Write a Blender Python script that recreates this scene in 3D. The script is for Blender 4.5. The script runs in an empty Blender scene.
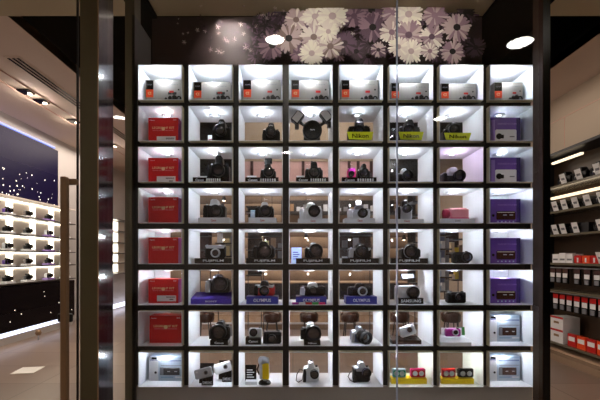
import bpy, math, random
from mathutils import Matrix, Vector
random.seed(7)
R = math.radians
PI = math.pi
sc = bpy.context.scene
COL = sc.collection

# ------------------------------------------------------------------ camera
EYE = 1.2          # eye height
CD = 2.5           # distance from the camera to the front of the display wall
FP = 390.0         # focal length in pixels of the 600 wide frame
VX, VY = 293.0, 257.0
cam_d = bpy.data.cameras.new('view'); cam_o = bpy.data.objects.new('view_camera', cam_d)
COL.objects.link(cam_o); sc.camera = cam_o
cam_o.location = (0, -CD, EYE); cam_o.rotation_euler = (R(90), 0, 0)
cam_d.sensor_width = 36; cam_d.lens = 36 * FP / 600
cam_d.shift_x = 7 / 600; cam_d.shift_y = 57 / 600
cam_d.clip_start = 0.02

# ------------------------------------------------------------------ world, exposure
w = bpy.data.worlds.new('World'); sc.world = w; w.use_nodes = True
w.node_tree.nodes['Background'].inputs[0].default_value = (0.9, 0.75, 0.6, 1)
w.node_tree.nodes['Background'].inputs[1].default_value = 0.01
sc.view_settings.view_transform = 'Standard'; sc.view_settings.look = 'None'
sc.view_settings.gamma = 1; sc.view_settings.use_curve_mapping = False
sc.view_settings.exposure = 0.0
sc.cycles.use_light_tree = False

CEIL = 3.27
def wx(px, Y): return (px - VX) * (CD + Y) / FP
def wz(py, Y): return EYE + (VY - py) * (CD + Y) / FP

def lamp(name, kind, loc, power, col=(1, 1, 1), size=0.1, rot=(0, 0, 0), spot=None, blend=0.6, sizey=None):
    d = bpy.data.lights.new(name, kind); d.energy = power; d.color = col
    if kind == 'AREA':
        d.size = size
        if sizey: d.shape = 'RECTANGLE'; d.size_y = sizey
    else: d.shadow_soft_size = size
    if kind == 'SPOT': d.spot_size = R(spot); d.spot_blend = blend
    o = bpy.data.objects.new(name, d); COL.objects.link(o); o.location = loc; o.rotation_euler = rot
    return o
WARM = (1.0, 0.85, 0.72)
# added warm fill behind the viewer, brightens the outer sides of the boxes
lamp('box_side_fill', 'AREA', (0, -7.9, 1.6), 9, (1, .88, .74), 9, (R(90), 0, 0), sizey=2.6)
# shop interior
lamp('left_aisle_light', 'AREA', (-3.3, 3.4, 3.2), 105, WARM, 1.4, sizey=4)
lamp('back_shop_light', 'AREA', (0.4, 5.6, 3.2), 110, WARM, 3.0, sizey=2.5)
lamp('right_aisle_light', 'AREA', (2.95, 2.0, 3.2), 3, WARM, 0.4, sizey=2.5)
lamp('left_front_light', 'AREA', (-3.2, 1.0, 3.2), 22, WARM, 1.2, sizey=1.2)
lamp('middle_shop_light', 'AREA', (0.3, 1.5, 3.5), 40, WARM, 1.6, sizey=1.0)

# ------------------------------------------------------------------ materials
MAT = {}
def mat(name, col, rough=0.5, metal=0.0, emit=0.0, spec=0.5, coat=0.0, noise=None):
    m = bpy.data.materials.new(name); m.use_nodes = True
    nt = m.node_tree; b = nt.nodes['Principled BSDF']
    c = tuple((v / 255) ** 2.2 for v in col) + (1,)
    b.inputs['Base Color'].default_value = c
    b.inputs['Roughness'].default_value = rough; b.inputs['Metallic'].default_value = metal
    b.inputs['Specular IOR Level'].default_value = spec; b.inputs['Coat Weight'].default_value = coat
    if emit:
        b.inputs['Emission Color'].default_value = c; b.inputs['Emission Strength'].default_value = emit
    if noise:
        sc_, amt = noise
        t = nt.nodes.new('ShaderNodeTexCoord'); n = nt.nodes.new('ShaderNodeTexNoise')
        n.inputs['Scale'].default_value = sc_; n.inputs['Detail'].default_value = 4
        mx = nt.nodes.new('ShaderNodeMix'); mx.data_type = 'RGBA'
        mx.inputs[6].default_value = tuple(v * (1 - amt) for v in c[:3]) + (1,)
        mx.inputs[7].default_value = tuple(min(1, v * (1 + amt)) for v in c[:3]) + (1,)
        nt.links.new(t.outputs['Object'], n.inputs['Vector']); nt.links.new(n.outputs['Fac'], mx.inputs[0])
        nt.links.new(mx.outputs[2], b.inputs['Base Color'])
    MAT[name] = m
    return m
mat('black', (6, 6, 8), .36, spec=.2)
mat('rubber', (7, 7, 7), .65, spec=.3)
mat('gloss_black', (6, 6, 8), .12)
mat('frame_black', (16, 13, 12), .32)
mat('white', (236, 238, 244), .35)
mat('box_white', (240, 243, 250), .4)
mat('card_white', (235, 235, 238), .5)
mat('olive', (236, 226, 196), .45)
mat('cabinet_back', (70, 54, 42), .4)
mat('carton_blue', (186, 202, 220), .45)
mat('silver', (205, 209, 218), .3, .25)
mat('chrome', (220, 222, 226), .12, 1)
mat('grey', (120, 122, 130), .5)
mat('dark_grey', (30, 30, 35), .42)
mat('steel_blue', (120, 136, 178), .3, .4)
mat('lens_glass', (20, 22, 44), .05, 0, spec=1, coat=1)
mat('red', (196, 22, 24), .32, coat=.3)
mat('carton_red', (206, 18, 24), .42)
mat('magenta', (172, 36, 150), .4)
mat('pink', (238, 150, 160), .35)
mat('hot_pink', (222, 40, 120), .35)
mat('crimson', (150, 10, 60), .3)
mat('gold', (236, 212, 160), .4)
mat('purple', (104, 70, 160), .38)
mat('glossy_purple', (84, 66, 168), .14)
mat('deep_purple', (44, 26, 96), .4)
mat('violet_print', (160, 128, 205), .45)
mat('blue', (56, 60, 152), .35)
mat('pale_blue', (176, 196, 222), .45)
mat('sky_blue', (150, 180, 205), .45)
mat('teal', (40, 150, 130), .4)
mat('green', (60, 150, 70), .45)
mat('orange', (236, 74, 26), .45)
mat('sign_yellow', (214, 226, 20), .4)
mat('yellow', (250, 214, 10), .35)
mat('carton_grey', (160, 157, 153), .6)
mat('brown_glass', (60, 34, 26), .2)
mat('bronze', (150, 120, 92), .32, .35)
mat('pillar', (84, 76, 56), .42)
mat('pillar_side', (52, 42, 46), .16, .0, spec=.6)
mat('post_brown', (44, 27, 15), .6, 0, spec=.1)
mat('plinth_grey', (160, 152, 146), .3)
mat('ceiling', (204, 186, 174), .7)
mat('mall_ceiling', (176, 164, 136), .7)
mat('lip', (200, 160, 145), .6)
mat('void_black', (3, 3, 3), .9, spec=.05)
mat('wall_paint', (176, 160, 142), .7)
mat('pale_wall', (176, 170, 168), .6)
mat('warm_panel', (186, 160, 130), .6, noise=(1.2, .12))
mat('tan', (176, 160, 140), .6, noise=(2, .2))
mat('purple_wall', (20, 13, 48), .4, spec=.12)
mat('cabinet_dark', (12, 8, 18), .25, spec=.12)
mat('shelf_back', (226, 214, 204), .6)
mat('shelf_edge', (60, 54, 52), .3)
mat('shelf_glass', (104, 98, 84), .15)
mat('wood_beige', (184, 156, 130), .4)
mat('beige_glossy', (150, 126, 106), .22)
mat('pink_cloth', (228, 180, 178), .7, noise=(5, .45))
mat('maroon', (62, 28, 26), .6)
mat('bulb', (244, 247, 255), .5, emit=6)
mat('mall_bulb', (255, 250, 240), .5, emit=36)
mat('shop_bulb', (255, 235, 205), .5, emit=9)
mat('spark', (255, 246, 226), .5, emit=2.6)
mat('led', (225, 230, 255), .5, emit=2.0)
mat('cove_blue', (120, 135, 220), .5, emit=1.1)
mat('glow_strip', (255, 246, 226), .5, emit=5)
mat('tube_warm', (255, 232, 196), .5, emit=1.5)
mat('screen', (170, 190, 240), .5, emit=.8)  # glow added to brighten the blue card, not a real display
mat('paper', (226, 222, 214), .6)
mat('seal', (168, 176, 200), .2)
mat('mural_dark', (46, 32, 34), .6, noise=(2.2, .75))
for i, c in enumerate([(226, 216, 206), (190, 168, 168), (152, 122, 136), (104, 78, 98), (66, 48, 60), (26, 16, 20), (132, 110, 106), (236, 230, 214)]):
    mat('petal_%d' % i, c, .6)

def glass_mat(name, tint=(1, 1, 1), ior=1.45, extra=0.0, rough=0.0):
    m = bpy.data.materials.new(name); m.use_nodes = True; nt = m.node_tree; nt.nodes.clear()
    out = nt.nodes.new('ShaderNodeOutputMaterial'); mx = nt.nodes.new('ShaderNodeMixShader')
    tr = nt.nodes.new('ShaderNodeBsdfTransparent'); gl = nt.nodes.new('ShaderNodeBsdfGlossy')
    tr.inputs[0].default_value = tint + (1,); gl.inputs['Roughness'].default_value = rough
    fr = nt.nodes.new('ShaderNodeFresnel'); fr.inputs[0].default_value = ior
    ad = nt.nodes.new('ShaderNodeMath'); ad.operation = 'ADD'; ad.inputs[1].default_value = extra
    nt.links.new(fr.outputs[0], ad.inputs[0]); nt.links.new(ad.outputs[0], mx.inputs[0])
    nt.links.new(tr.outputs[0], mx.inputs[1]); nt.links.new(gl.outputs[0], mx.inputs[2])
    nt.links.new(mx.outputs[0], out.inputs[0]); MAT[name] = m
glass_mat('shop_glass', (.97, .98, .98), 1.45, .02)
glass_mat('back_glass', (.93, .93, .95), 1.45, .02)
glass_mat('cabinet_glass', (.9, .93, .9), 1.4)

def tile_mat():
    m = bpy.data.materials.new('floor_tiles'); m.use_nodes = True; nt = m.node_tree; b = nt.nodes['Principled BSDF']
    t = nt.nodes.new('ShaderNodeTexCoord'); br = nt.nodes.new('ShaderNodeTexBrick')
    br.offset = 0; br.inputs['Scale'].default_value = 1; br.inputs['Mortar Size'].default_value = .006
    br.inputs['Brick Width'].default_value = 1.2; br.inputs['Row Height'].default_value = .6
    br.inputs['Color1'].default_value = (.27, .195, .15, 1); br.inputs['Color2'].default_value = (.19, .135, .105, 1)
    br.inputs['Mortar'].default_value = (.12, .08, .06, 1)
    nt.links.new(t.outputs['Object'], br.inputs['Vector']); nt.links.new(br.outputs['Color'], b.inputs['Base Color'])
    b.inputs['Roughness'].default_value = .28
    MAT['floor_tiles'] = m
tile_mat()
def stripe_mat():
    m = bpy.data.materials.new('slatted_wall'); m.use_nodes = True; nt = m.node_tree; b = nt.nodes['Principled BSDF']
    t = nt.nodes.new('ShaderNodeTexCoord'); w1 = nt.nodes.new('ShaderNodeTexWave'); w1.bands_direction = 'Z'; w1.wave_profile = 'SAW'
    w1.inputs['Scale'].default_value = 1.1; w1.inputs['Distortion'].default_value = .6; w1.inputs['Detail'].default_value = 2
    n = nt.nodes.new('ShaderNodeTexNoise'); n.inputs['Scale'].default_value = 1.6
    mt = nt.nodes.new('ShaderNodeMath'); mt.operation = 'MULTIPLY'
    mx = nt.nodes.new('ShaderNodeMix'); mx.data_type = 'RGBA'; mx.inputs[6].default_value = (.10, .06, .04, 1); mx.inputs[7].default_value = (.85, .62, .42, 1)
    nt.links.new(t.outputs['Object'], w1.inputs['Vector']); nt.links.new(t.outputs['Object'], n.inputs['Vector'])
    nt.links.new(w1.outputs['Fac'], mt.inputs[0]); nt.links.new(n.outputs['Fac'], mt.inputs[1]); nt.links.new(mt.outputs[0], mx.inputs[0])
    nt.links.new(mx.outputs[2], b.inputs['Base Color']); b.inputs['Roughness'].default_value = .4; MAT['slatted_wall'] = m
stripe_mat()

for n_ in ('bulb', 'mall_bulb', 'shop_bulb', 'spark', 'screen'): MAT[n_].cycles.emission_sampling = 'NONE'

# ------------------------------------------------------------------ mesh builder
class MB:
    def __init__(s): s.v = []; s.f = []; s.m = []; s.s = []; s.names = []; s.X = Matrix.Identity(4)
    def mi(s, n):
        if n not in s.names: s.names.append(n)
        return s.names.index(n)
    def add(s, vs, fs, m, smooth=False):
        k = len(s.v); s.v += [tuple(s.X @ Vector(p)) for p in vs]; i = s.mi(m)
        for f in fs: s.f.append([k + a for a in f]); s.m.append(i); s.s.append(smooth)
        return s
    def box(s, x0, x1, y0, y1, z0, z1, m, bev=0.0):
        if bev:
            return s.prism([(x0 + bev, z0), (x1 - bev, z0), (x1, z0 + bev), (x1, z1 - bev), (x1 - bev, z1), (x0 + bev, z1), (x0, z1 - bev), (x0, z0 + bev)], y0, y1, m, bev * .7)
        v = [(x, y, z) for x in (x0, x1) for y in (y0, y1) for z in (z0, z1)]
        return s.add(v, [(0, 1, 3, 2), (4, 6, 7, 5), (0, 4, 5, 1), (2, 3, 7, 6), (0, 2, 6, 4), (1, 5, 7, 3)], m)
    def prism(s, poly, y0, y1, m, ch=0.0, smooth=False):
        n = len(poly); cx = (min(p[0] for p in poly) + max(p[0] for p in poly)) / 2; cz = (min(p[1] for p in poly) + max(p[1] for p in poly)) / 2
        W = max(p[0] for p in poly) - min(p[0] for p in poly); H = max(p[1] for p in poly) - min(p[1] for p in poly)
        fx, fz = 1 - 2 * ch / W, 1 - 2 * ch / H
        ins = [(cx + (x - cx) * fx, cz + (z - cz) * fz) for x, z in poly]
        L = [(ins, y0), (poly, y0 + ch), (poly, y1 - ch), (ins, y1)] if ch else [(poly, y0), (poly, y1)]
        v = []; f = []
        for P, y in L: v += [(x, y, z) for x, z in P]
        for k in range(len(L) - 1):
            for i in range(n):
                j = (i + 1) % n; f.append((k * n + i, k * n + j, (k + 1) * n + j, (k + 1) * n + i))
        f.append(tuple(range(n))[::-1]); f.append(tuple(range((len(L) - 1) * n, len(L) * n)))
        return s.add(v, f, m, smooth)
    def lathe(s, prof, c, axis, m, seg=24, smooth=True):
        a = Vector(axis).normalized(); q = a.to_track_quat('Z', 'Y'); v = []; f = []
        for r, t in prof:
            for k in range(seg):
                an = 2 * PI * k / seg
                v.append(tuple(Vector(c) + q @ Vector((r * math.cos(an), r * math.sin(an), t))))
        for i in range(len(prof) - 1):
            for k in range(seg):
                j = (k + 1) % seg; f.append((i * seg + k, i * seg + j, (i + 1) * seg + j, (i + 1) * seg + k))
        return s.add(v, f, m, smooth)
    def cyl(s, c, axis, r, L, m, seg=20): return s.lathe([(0, 0), (r, 0), (r, L), (0, L)], c, axis, m, seg, False)
    def tube(s, pts, r, m, seg=8):
        pts = [Vector(p) for p in pts]; v = []; f = []
        for i, p in enumerate(pts):
            d = (pts[min(i + 1, len(pts) - 1)] - pts[max(i - 1, 0)]).normalized(); q = d.to_track_quat('Z', 'Y')
            for k in range(seg):
                an = 2 * PI * k / seg; v.append(tuple(p + q @ Vector((r * math.cos(an), r * math.sin(an), 0))))
        for i in range(len(pts) - 1):
            for k in range(seg):
                j = (k + 1) % seg; f.append((i * seg + k, i * seg + j, (i + 1) * seg + j, (i + 1) * seg + k))
        f.append(tuple(range(seg))[::-1]); f.append(tuple(range((len(pts) - 1) * seg, len(pts) * seg)))
        return s.add(v, f, m, True)
    def build(s, name, parent=None, loc=(0, 0, 0), rot=(0, 0, 0)):
        me = bpy.data.meshes.new(name); me.from_pydata(s.v, [], s.f)
        for n in s.names: me.materials.append(MAT[n])
        me.polygons.foreach_set('material_index', s.m); me.polygons.foreach_set('use_smooth', s.s); me.update()
        import bmesh
        b = bmesh.new(); b.from_mesh(me); bmesh.ops.remove_doubles(b, verts=b.verts, dist=1e-6)
        bmesh.ops.recalc_face_normals(b, faces=b.faces); b.to_mesh(me); b.free()
        o = bpy.data.objects.new(name, me); COL.objects.link(o); o.parent = parent
        o.location = loc; o.rotation_euler = rot
        return o

def thing(name, label, cat, loc, rot=(0, 0, 0), group=None):
    o = bpy.data.objects.new(name, None); COL.objects.link(o); o.empty_display_size = .03
    o.location = loc; o.rotation_euler = rot; o['label'] = label; o['category'] = cat
    if group: o['group'] = group
    return o
def tag(o, label, cat, group=None):
    o['label'] = label; o['category'] = cat
    if group: o['group'] = group
    return o
def struct(o): o['kind'] = 'structure'; return o

_txt = {}
def text_mesh(body):
    if body not in _txt:
        c = bpy.data.curves.new('txt', 'FONT'); c.body = body; c.size = 1; c.align_x = 'CENTER'; c.align_y = 'CENTER'
        c.offset = .018; c.resolution_u = 2
        o = bpy.data.objects.new('txt', c); COL.objects.link(o)
        dg = bpy.context.evaluated_depsgraph_get(); me = bpy.data.meshes.new_from_object(o.evaluated_get(dg))
        _txt[body] = ([tuple(v.co) for v in me.vertices], [tuple(p.vertices) for p in me.polygons])
        bpy.data.objects.remove(o); bpy.data.meshes.remove(me)
    return _txt[body]
def text(body, m, parent, x, y, z, width, height, name='lettering', label=None):
    """flat printed lettering facing -Y, fitted into width x height"""
    vs, fs = text_mesh(body)
    if not vs: return
    x0, x1 = min(v[0] for v in vs), max(v[0] for v in vs); y0, y1 = min(v[1] for v in vs), max(v[1] for v in vs)
    sx, sy = width / (x1 - x0), height / (y1 - y0)
    b = MB(); b.add([(x + (v[0] - (x0 + x1) / 2) * sx, y, z + (v[1] - (y0 + y1) / 2) * sy) for v in vs], fs, m)
    o = b.build(name, parent)
    if label: o['label'] = label
    return o

# ------------------------------------------------------------------ room shell
XL, XR, YB = -4.14, 3.45, 7.6
def slab(name, x0, x1, y0, y1, z0, z1, m): return struct(MB().box(x0, x1, y0, y1, z0, z1, m).build(name))
slab('floor', -6, 6, -8.2, YB, -.1, 0, 'floor_tiles')
slab('wall_left', XL - .1, XL, .35, YB, 0, CEIL + .7, 'pale_wall')
slab('wall_right', XR, XR + .1, .35, YB, 0, CEIL + .7, 'wall_paint')
slab('wall_back', XL, XR, YB, YB + .1, 0, CEIL + .7, 'slatted_wall')
slab('wall_mall', -6, 6, -8.3, -8.2, 0, CEIL + .1, 'lip')
RX0, RX1, RY = -2.45, 2.84, .85
slab('ceiling', -6, 6, -8.2, RY, CEIL, CEIL + .1, 'mall_ceiling')
slab('ceiling_left', XL, RX0, RY, YB, CEIL, CEIL + .1, 'ceiling')
slab('ceiling_right', RX1, XR, RY, YB, CEIL, CEIL + .1, 'ceiling')
slab('ceiling_recess', RX0 - .1, RX1 + .1, RY, YB, CEIL + .62, CEIL + .7, 'void_black')
slab('trim_1', RX0 - .02, RX0, RY, YB, CEIL + .001, CEIL + .1, 'lip')
slab('trim_2', RX1, RX1 + .02, RY, YB, CEIL + .001, CEIL + .1, 'lip')
slab('trim_3', RX0 - .05, RX0, RY, YB, CEIL + .1, CEIL + .62, 'void_black')
slab('trim_4', RX1, RX1 + .05, RY, YB, CEIL + .1, CEIL + .62, 'void_black')
slab('trim_5', RX0, RX1, RY - .05, RY, CEIL + .1, CEIL + .62, 'void_black')
# dark downstand strips either side of the display wall
slab('trim_6', wx(130, .72), wx(152, .72), .4, .84, CEIL - .03, CEIL, 'void_black')
slab('trim_7', wx(490, .72), wx(545, .72), .4, .84, CEIL - .03, CEIL, 'void_black')

# pillars
def pillar(name, x0, x1, y0, y1, front, side, label):
    b = MB(); b.box(x0, x1, y0, y1, 0, CEIL, front)
    # glossy return face turned towards the window
    r = thing(name, label, 'pillar', ((x0 + x1) / 2, (y0 + y1) / 2, 0)); b2 = MB()
    X = (x0 + x1) / 2; Yc = (y0 + y1) / 2
    MB().box(x0 - X, x1 - X, y0 - Yc, y1 - Yc, 0, CEIL, front).build('cladding', r)
    return r
pl = pillar('pillar', -1.174, -1.074, -.35, -.18, 'pillar', None, 'broad dark bronze pillar between the glass door and the display wall')
MB().box(.05, .054, -.085, .085, 0, CEIL, 'pillar_side').build('side_panel', pl)['label'] = 'mirror-dark polished side face'
MB().box(.045, .053, -.088, -.085, 0, CEIL, 'bronze').build('corner_bead', pl)
pr = pillar('pillar', 1.412, 1.452, -.3, -.21, 'gloss_black', None, 'slim black pillar at the right end of the window')
MB().box(-.024, -.02, -.045, .045, 0, CEIL, 'post_brown').build('side_panel', pr)['label'] = 'brown polished side face'

# shop window panes
def pane(name, x0, x1, y, label, seal_side=None):
    r = thing(name, label, 'window pane', ((x0 + x1) / 2, y, 0)); h = (x1 - x0) / 2
    b = MB(); b.add([(-h, 0, 0.002), (h, 0, 0.002), (h, 0, CEIL - .002), (-h, 0, CEIL - .002)], [(0, 1, 2, 3)], 'shop_glass'); b.build('glass', r)
    if seal_side:
        MB().box(-h - .004, -h + .004, -.006, .006, 0.002, CEIL - .002, 'seal').build('joint_seal', r)['label'] = 'pale upright joint between the panes'
    return r
YG = -.3
pane('window_pane', -1.068, wx(397, YG), YG, 'wide clear shop window pane left of the pale upright joint')
pane('window_pane', wx(397, YG), 1.386, YG, 'narrower clear shop window pane right of the pale upright joint', True)

# glass door with long pull handle
gd = thing('glass_door', 'frameless glass door with long bronze pull bar left of the pillar', 'door', (-1.9, -.33, 0))
MB().add([(-.72, 0, .01), (.70, 0, .01), (.70, 0, CEIL - .01), (-.72, 0, CEIL - .01)], [(0, 1, 2, 3)], 'shop_glass').build('glass', gd)
MB().box(.698, .706, -.006, .006, .01, CEIL - .01, 'dark_grey').build('edge_seal', gd)
hd = MB(); Yh = -.40; hx0, hx1 = wx(62, Yh) + 1.9, wx(68, Yh) + 1.9
hd.box(hx0, hx1, -.09, -.055, .12, wz(177, Yh), 'bronze', .005)
hd = hd.build('pull_handle', gd)
b = MB(); zt = wz(181, Yh); b.box(hx0, wx(80, Yh) + 1.9 - .03, -.054, -.03, zt - .016, zt + .016, 'bronze', .004); b.box(hx0, hx1, -.054, -.003, .2, .23, 'bronze'); b.build('handle_bracket', hd)
b = MB(); zl = wz(317, -.33); b.box(.60, .68, -.02, -.004, zl - .025, zl + .02, 'dark_grey', .004); b.cyl((.64, -.02, zl), (0, -1, 0), .01, .02, 'chrome'); b.build('lock', gd)

# ------------------------------------------------------------------ display wall
PX, PZ = 50.23 * CD / FP, 41.05 * CD / FP
OW, OH = 43.0 * CD / FP, 34.2 * CD / FP
CX0 = wx(138.6, 0) + OW / 2
ZT = wz(65.2, 0)
def cell(r, c): return CX0 + (c - 1) * PX, ZT - OH - (r - 1) * PZ    # centre x, floor z
T = .0035; DEP = .30
grid = thing('display_wall', 'black grid display wall of sixty-four lit white cubbyholes', 'display wall', (0, 0, 0))
# black carcass : bars between the cubbies, posts and base
fx0, fx1 = CX0 - PX / 2 - .018, CX0 + 7.5 * PX - .012
fz1 = ZT + (PZ - OH) / 2 + .0; fz0 = ZT - OH - 7 * PZ - T - .002
b = MB(); e = OW / 2 + T; g0, g1 = .045, .29
xs = [fx0] + [v for c in range(1, 9) for v in (cell(1, c)[0] - e, cell(1, c)[0] + e)] + [fx1]
for i in range(0, len(xs), 2): b.box(xs[i], xs[i + 1], g0, g1, fz0, fz1, 'frame_black')
zs = [fz1]
for r in range(1, 9):
    zf = cell(r, 1)[1]; zs += [zf + OH + T, zf - T]
zs.append(fz0 - .0)
for i in range(0, len(zs) - 1, 2):
    z1, z0 = zs[i], zs[i + 1]
    if z1 - z0 < .002: continue
    for c in range(1, 9):
        x, _ = cell(1, c); b.box(x - e, x + e, g0, g1, z0, z1, 'frame_black')
b.build('carcass', grid)
MB().box(wx(125, 0), wx(134.5, 0), 0, .1, 0, CEIL, 'pillar').build('side_post', grid)['label'] = 'olive bronze upright'
MB().box(wx(134.6, 0), fx0 - .0005, .0, .29, 0, fz1 + .3, 'frame_black').build('side_post', grid)
MB().box(fx1 + .0005, 1.56, .08, .29, 0, fz1 + .02, 'post_brown').build('side_post', grid)
MB().box(fx0, fx1, .03, .27, 0, fz0 - .001, 'plinth_grey').build('base', grid)
cub_mesh = {}
def cubby(r, c):
    x, z = cell(r, c)
    if r == 1 or (c in (1, 8) and r <= 4): kind = 'solid'
    elif c == 1: kind = 'right'
    elif c == 8: kind = 'left'
    else: kind = 'open'
    a = OW / 2
    b = MB()
    # inner skin white, outer skin olive, front rim white
    for (x0, x1, z0, z1, ix0, ix1, iz0, iz1) in [(-a - T, -a, -T, OH + T, 0, 0, 0, 0), (a, a + T, -T, OH + T, 0, 0, 0, 0), (-a, a, -T, 0, 0, 0, 0, 0), (-a, a, OH, OH + T, 0, 0, 0, 0)]:
        horiz = x0 == -a
        if horiz:
            zi, zo = (0, -T) if z1 == 0 else (OH, OH + T)
            b.add([(-a, 0, zi), (a, 0, zi), (a, DEP, zi), (-a, DEP, zi)], [(0, 1, 2, 3)], 'box_white')
            b.add([(-a - T, 0.003, zo), (a + T, 0.003, zo), (a + T, DEP, zo), (-a - T, DEP, zo)], [(0, 1, 2, 3)], 'olive')
            b.add([(-a - T, 0, zi), (a + T, 0, zi), (a + T, 0, zo), (-a - T, 0, zo)], [(0, 1, 2, 3)], 'box_white')
        else:
            xi, xo = (-a, -a - T) if x0 < -a else (a, a + T)
            b.add([(xi, 0, 0), (xi, DEP, 0), (xi, DEP, OH), (xi, 0, OH)], [(0, 1, 2, 3)], 'box_white')
            b.add([(xo, 0.003, -T), (xo, DEP, -T), (xo, DEP, OH + T), (xo, 0.003, OH + T)], [(0, 1, 2, 3)], 'olive')
            b.add([(xi, 0, 0), (xi, 0, OH), (xo, 0, OH), (xo, 0, 0)], [(0, 1, 2, 3)], 'box_white')
    if kind == 'solid': b.box(-a, a, DEP - .006, DEP, 0, OH, 'box_white')
    if kind == 'right': b.box(-a, -a + .4 * OW, DEP - .006, DEP, 0, OH, 'box_white')
    if kind == 'left': b.box(-a + .5 * OW, a, DEP - .006, DEP, 0, OH, 'box_white')
    cb = b.build('cubbyhole', grid, (x, 0, z))
    if kind != 'solid':
        g0 = -a + .4 * OW if kind == 'right' else -a; g1 = -a + .5 * OW if kind == 'left' else a
        MB().add([(g0, DEP - .003, 0), (g1, DEP - .003, 0), (g1, DEP - .003, OH), (g0, DEP - .003, OH)], [(0, 1, 2, 3)], 'back_glass').build('back_glass', cb)
    # recessed lamp: ring and two small bulbs
    rg = MB(); cy = .155 if r > 1 else .075
    rg.lathe([(.026, 0), (.040, 0), (.040, .004), (.030, .008), (.026, .004)], (0, cy, OH - .001), (0, 0, -1), 'silver', 20)
    rg.lathe([(0, .001), (.026, .001)], (0, cy, OH - .001), (0, 0, -1), 'grey', 20)
    rg = rg.build('downlight_ring', cb)
    MB().lathe([(.0135, 0), (.0135, .004), (0, .006)], (0, cy, OH - .002), (0, 0, -1), 'bulb', 14).build('bulb', rg)
    pw = {1: 2.0, 2: .72, 3: .74, 7: 1.3, 8: 1.4}.get(r, .92)
    if c in (1, 8) and r > 1: pw *= 1.3 if r < 7 else .72
    col = (.90, .95, 1.0)
    if (r, c) == (3, 7): col = (.95, .72, 1.0)
    if (r, c) in ((8, 6), (8, 7)): col = (.93, 1.0, .80)
    lamp('cubby_light', 'POINT', (x, cy - (.05 if r > 1 else .02), z + OH - .045), pw, col, .006)
for r in range(1, 9):
    for c in range(1, 9): cubby(r, c)

# ------------------------------------------------------------------ product builders
def size_from(r, c, x0, x1, yt, Y, base):
    X0, X1 = wx(x0, Y), wx(x1, Y); _, fz = cell(r, c)
    return (X0 + X1) / 2, X1 - X0, max(.02, wz(yt, Y) - fz - base), fz + base

def lens_part(root, cx, cz, y0, r, L, m='black', ring=None, axis=(0, -1, 0), glass=True):
    b = MB(); c = (cx, y0, cz)
    b.lathe([(0, 0), (.9 * r, 0), (.9 * r, .12 * L), (r, .18 * L), (r, .50 * L), (.92 * r, .53 * L), (.92 * r, .60 * L), (r, .63 * L), (r, .96 * L), (.95 * r, L), (.80 * r, L), (.70 * r, .84 * L), (0, .84 * L)], c, axis, m, 28)
    l = b.build('lens', root)
    if ring:
        MB().lathe([(.9 * r, .53 * L), (1.015 * r, .53 * L), (1.015 * r, .62 * L), (.9 * r, .62 * L)], c, axis, ring, 28).build('lens_ring', l)
    if glass:
        MB().lathe([(.70 * r, .85 * L), (.5 * r, .89 * L), (.25 * r, .915 * L), (0, .92 * L)], c, axis, 'lens_glass', 20).build('front_glass', l)
    return l

def camera_thing(name, label, cat, loc, w, h, d=.075, body='black', grip='rubber', top=None, hump=None, lens=None, lens_mat='black', lens_ring=None, lens_len=None, axis=(0, -1, 0), rot=(0, 0, 0), group=None, badge=None, badge_mat='white', flash=None, flash_mat='card_white', simple=False):
    """camera with its base at the origin; lens=(x, z, r) local"""
    o = thing(name, label, cat, loc, rot, group)
    hb = h * (.70 if hump else .90); y0, y1 = -d * .5, d * .5
    a = w / 2; k = min(.012, h * .12)
    b = MB(); b.prism([(-a + k, 0), (a - k, 0), (a, k), (a, hb - k), (a - k, hb), (-a + k, hb), (-a, hb - k), (-a, k)], y0, y1, body, k * .6)
    b.build('body', o)
    if simple:
        lx, lz, lr = lens or (0, hb * .45, h * .3); lens_part(o, lx, lz, y0, lr, lens_len or d * .6, lens_mat, glass=False); return o
    if top:
        MB().prism([(-a + k, hb * .76), (a - k, hb * .76), (a - k * .4, hb), (a - k * 1.4, hb + .0015), (-a + k * 1.4, hb + .0015), (-a + k * .4, hb)], y0 - .0012, y1 + .001, top, .001).build('top_plate', o)
    if grip:
        MB().prism([(-a - .001, .004), (-a + w * .18, .004), (-a + w * .2, hb * .7), (-a + w * .15, hb * .96), (-a + .004, hb * .93), (-a - .001, hb * .6)], y0 - d * .28, y0 + .004, grip, .004).build('grip', o)
    if hump:
        q = w * .17
        v = MB(); v.prism([(-q * 1.25, hb - .004), (q * 1.25, hb - .004), (q, h * .93), (q * .6, h), (-q * .6, h), (-q, h * .93)], y0 - d * .10, y1 - d * .1, hump, .003)
        v = v.build('viewfinder_hump', o)
        MB().box(-q * .5, q * .5, -d * .1, y1 - d * .12, h + .0002, h + .003, 'dark_grey').build('hot_shoe', v)
    zt = hb
    MB().cyl((a - w * .16, 0, zt), (0, 0, 1), w * .075, h * .09, 'dark_grey', 16).build('mode_dial', o)
    MB().cyl((-a + w * .12, y0 * .4, zt - .001), (0, 0, 1), w * .04, h * .06, 'silver', 12).build('shutter_button', o)
    if flash:
        MB().box(-flash * .5, flash * .5, -.012, .012, h + .003, h + .003 + flash * .75, flash_mat, .003).build('flash_head', o)
    if lens:
        lx, lz, lr = lens; lens_part(o, lx, lz, y0 - .0005, lr, lens_len or d * .7, lens_mat, lens_ring, axis)
    if badge: text(badge, badge_mat, o, 0, y0 - d * .1 - .0012 if hump else y0 - .0016, h * .86 if hump else hb * .88, w * .26, h * .07, 'badge')
    return o

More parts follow.
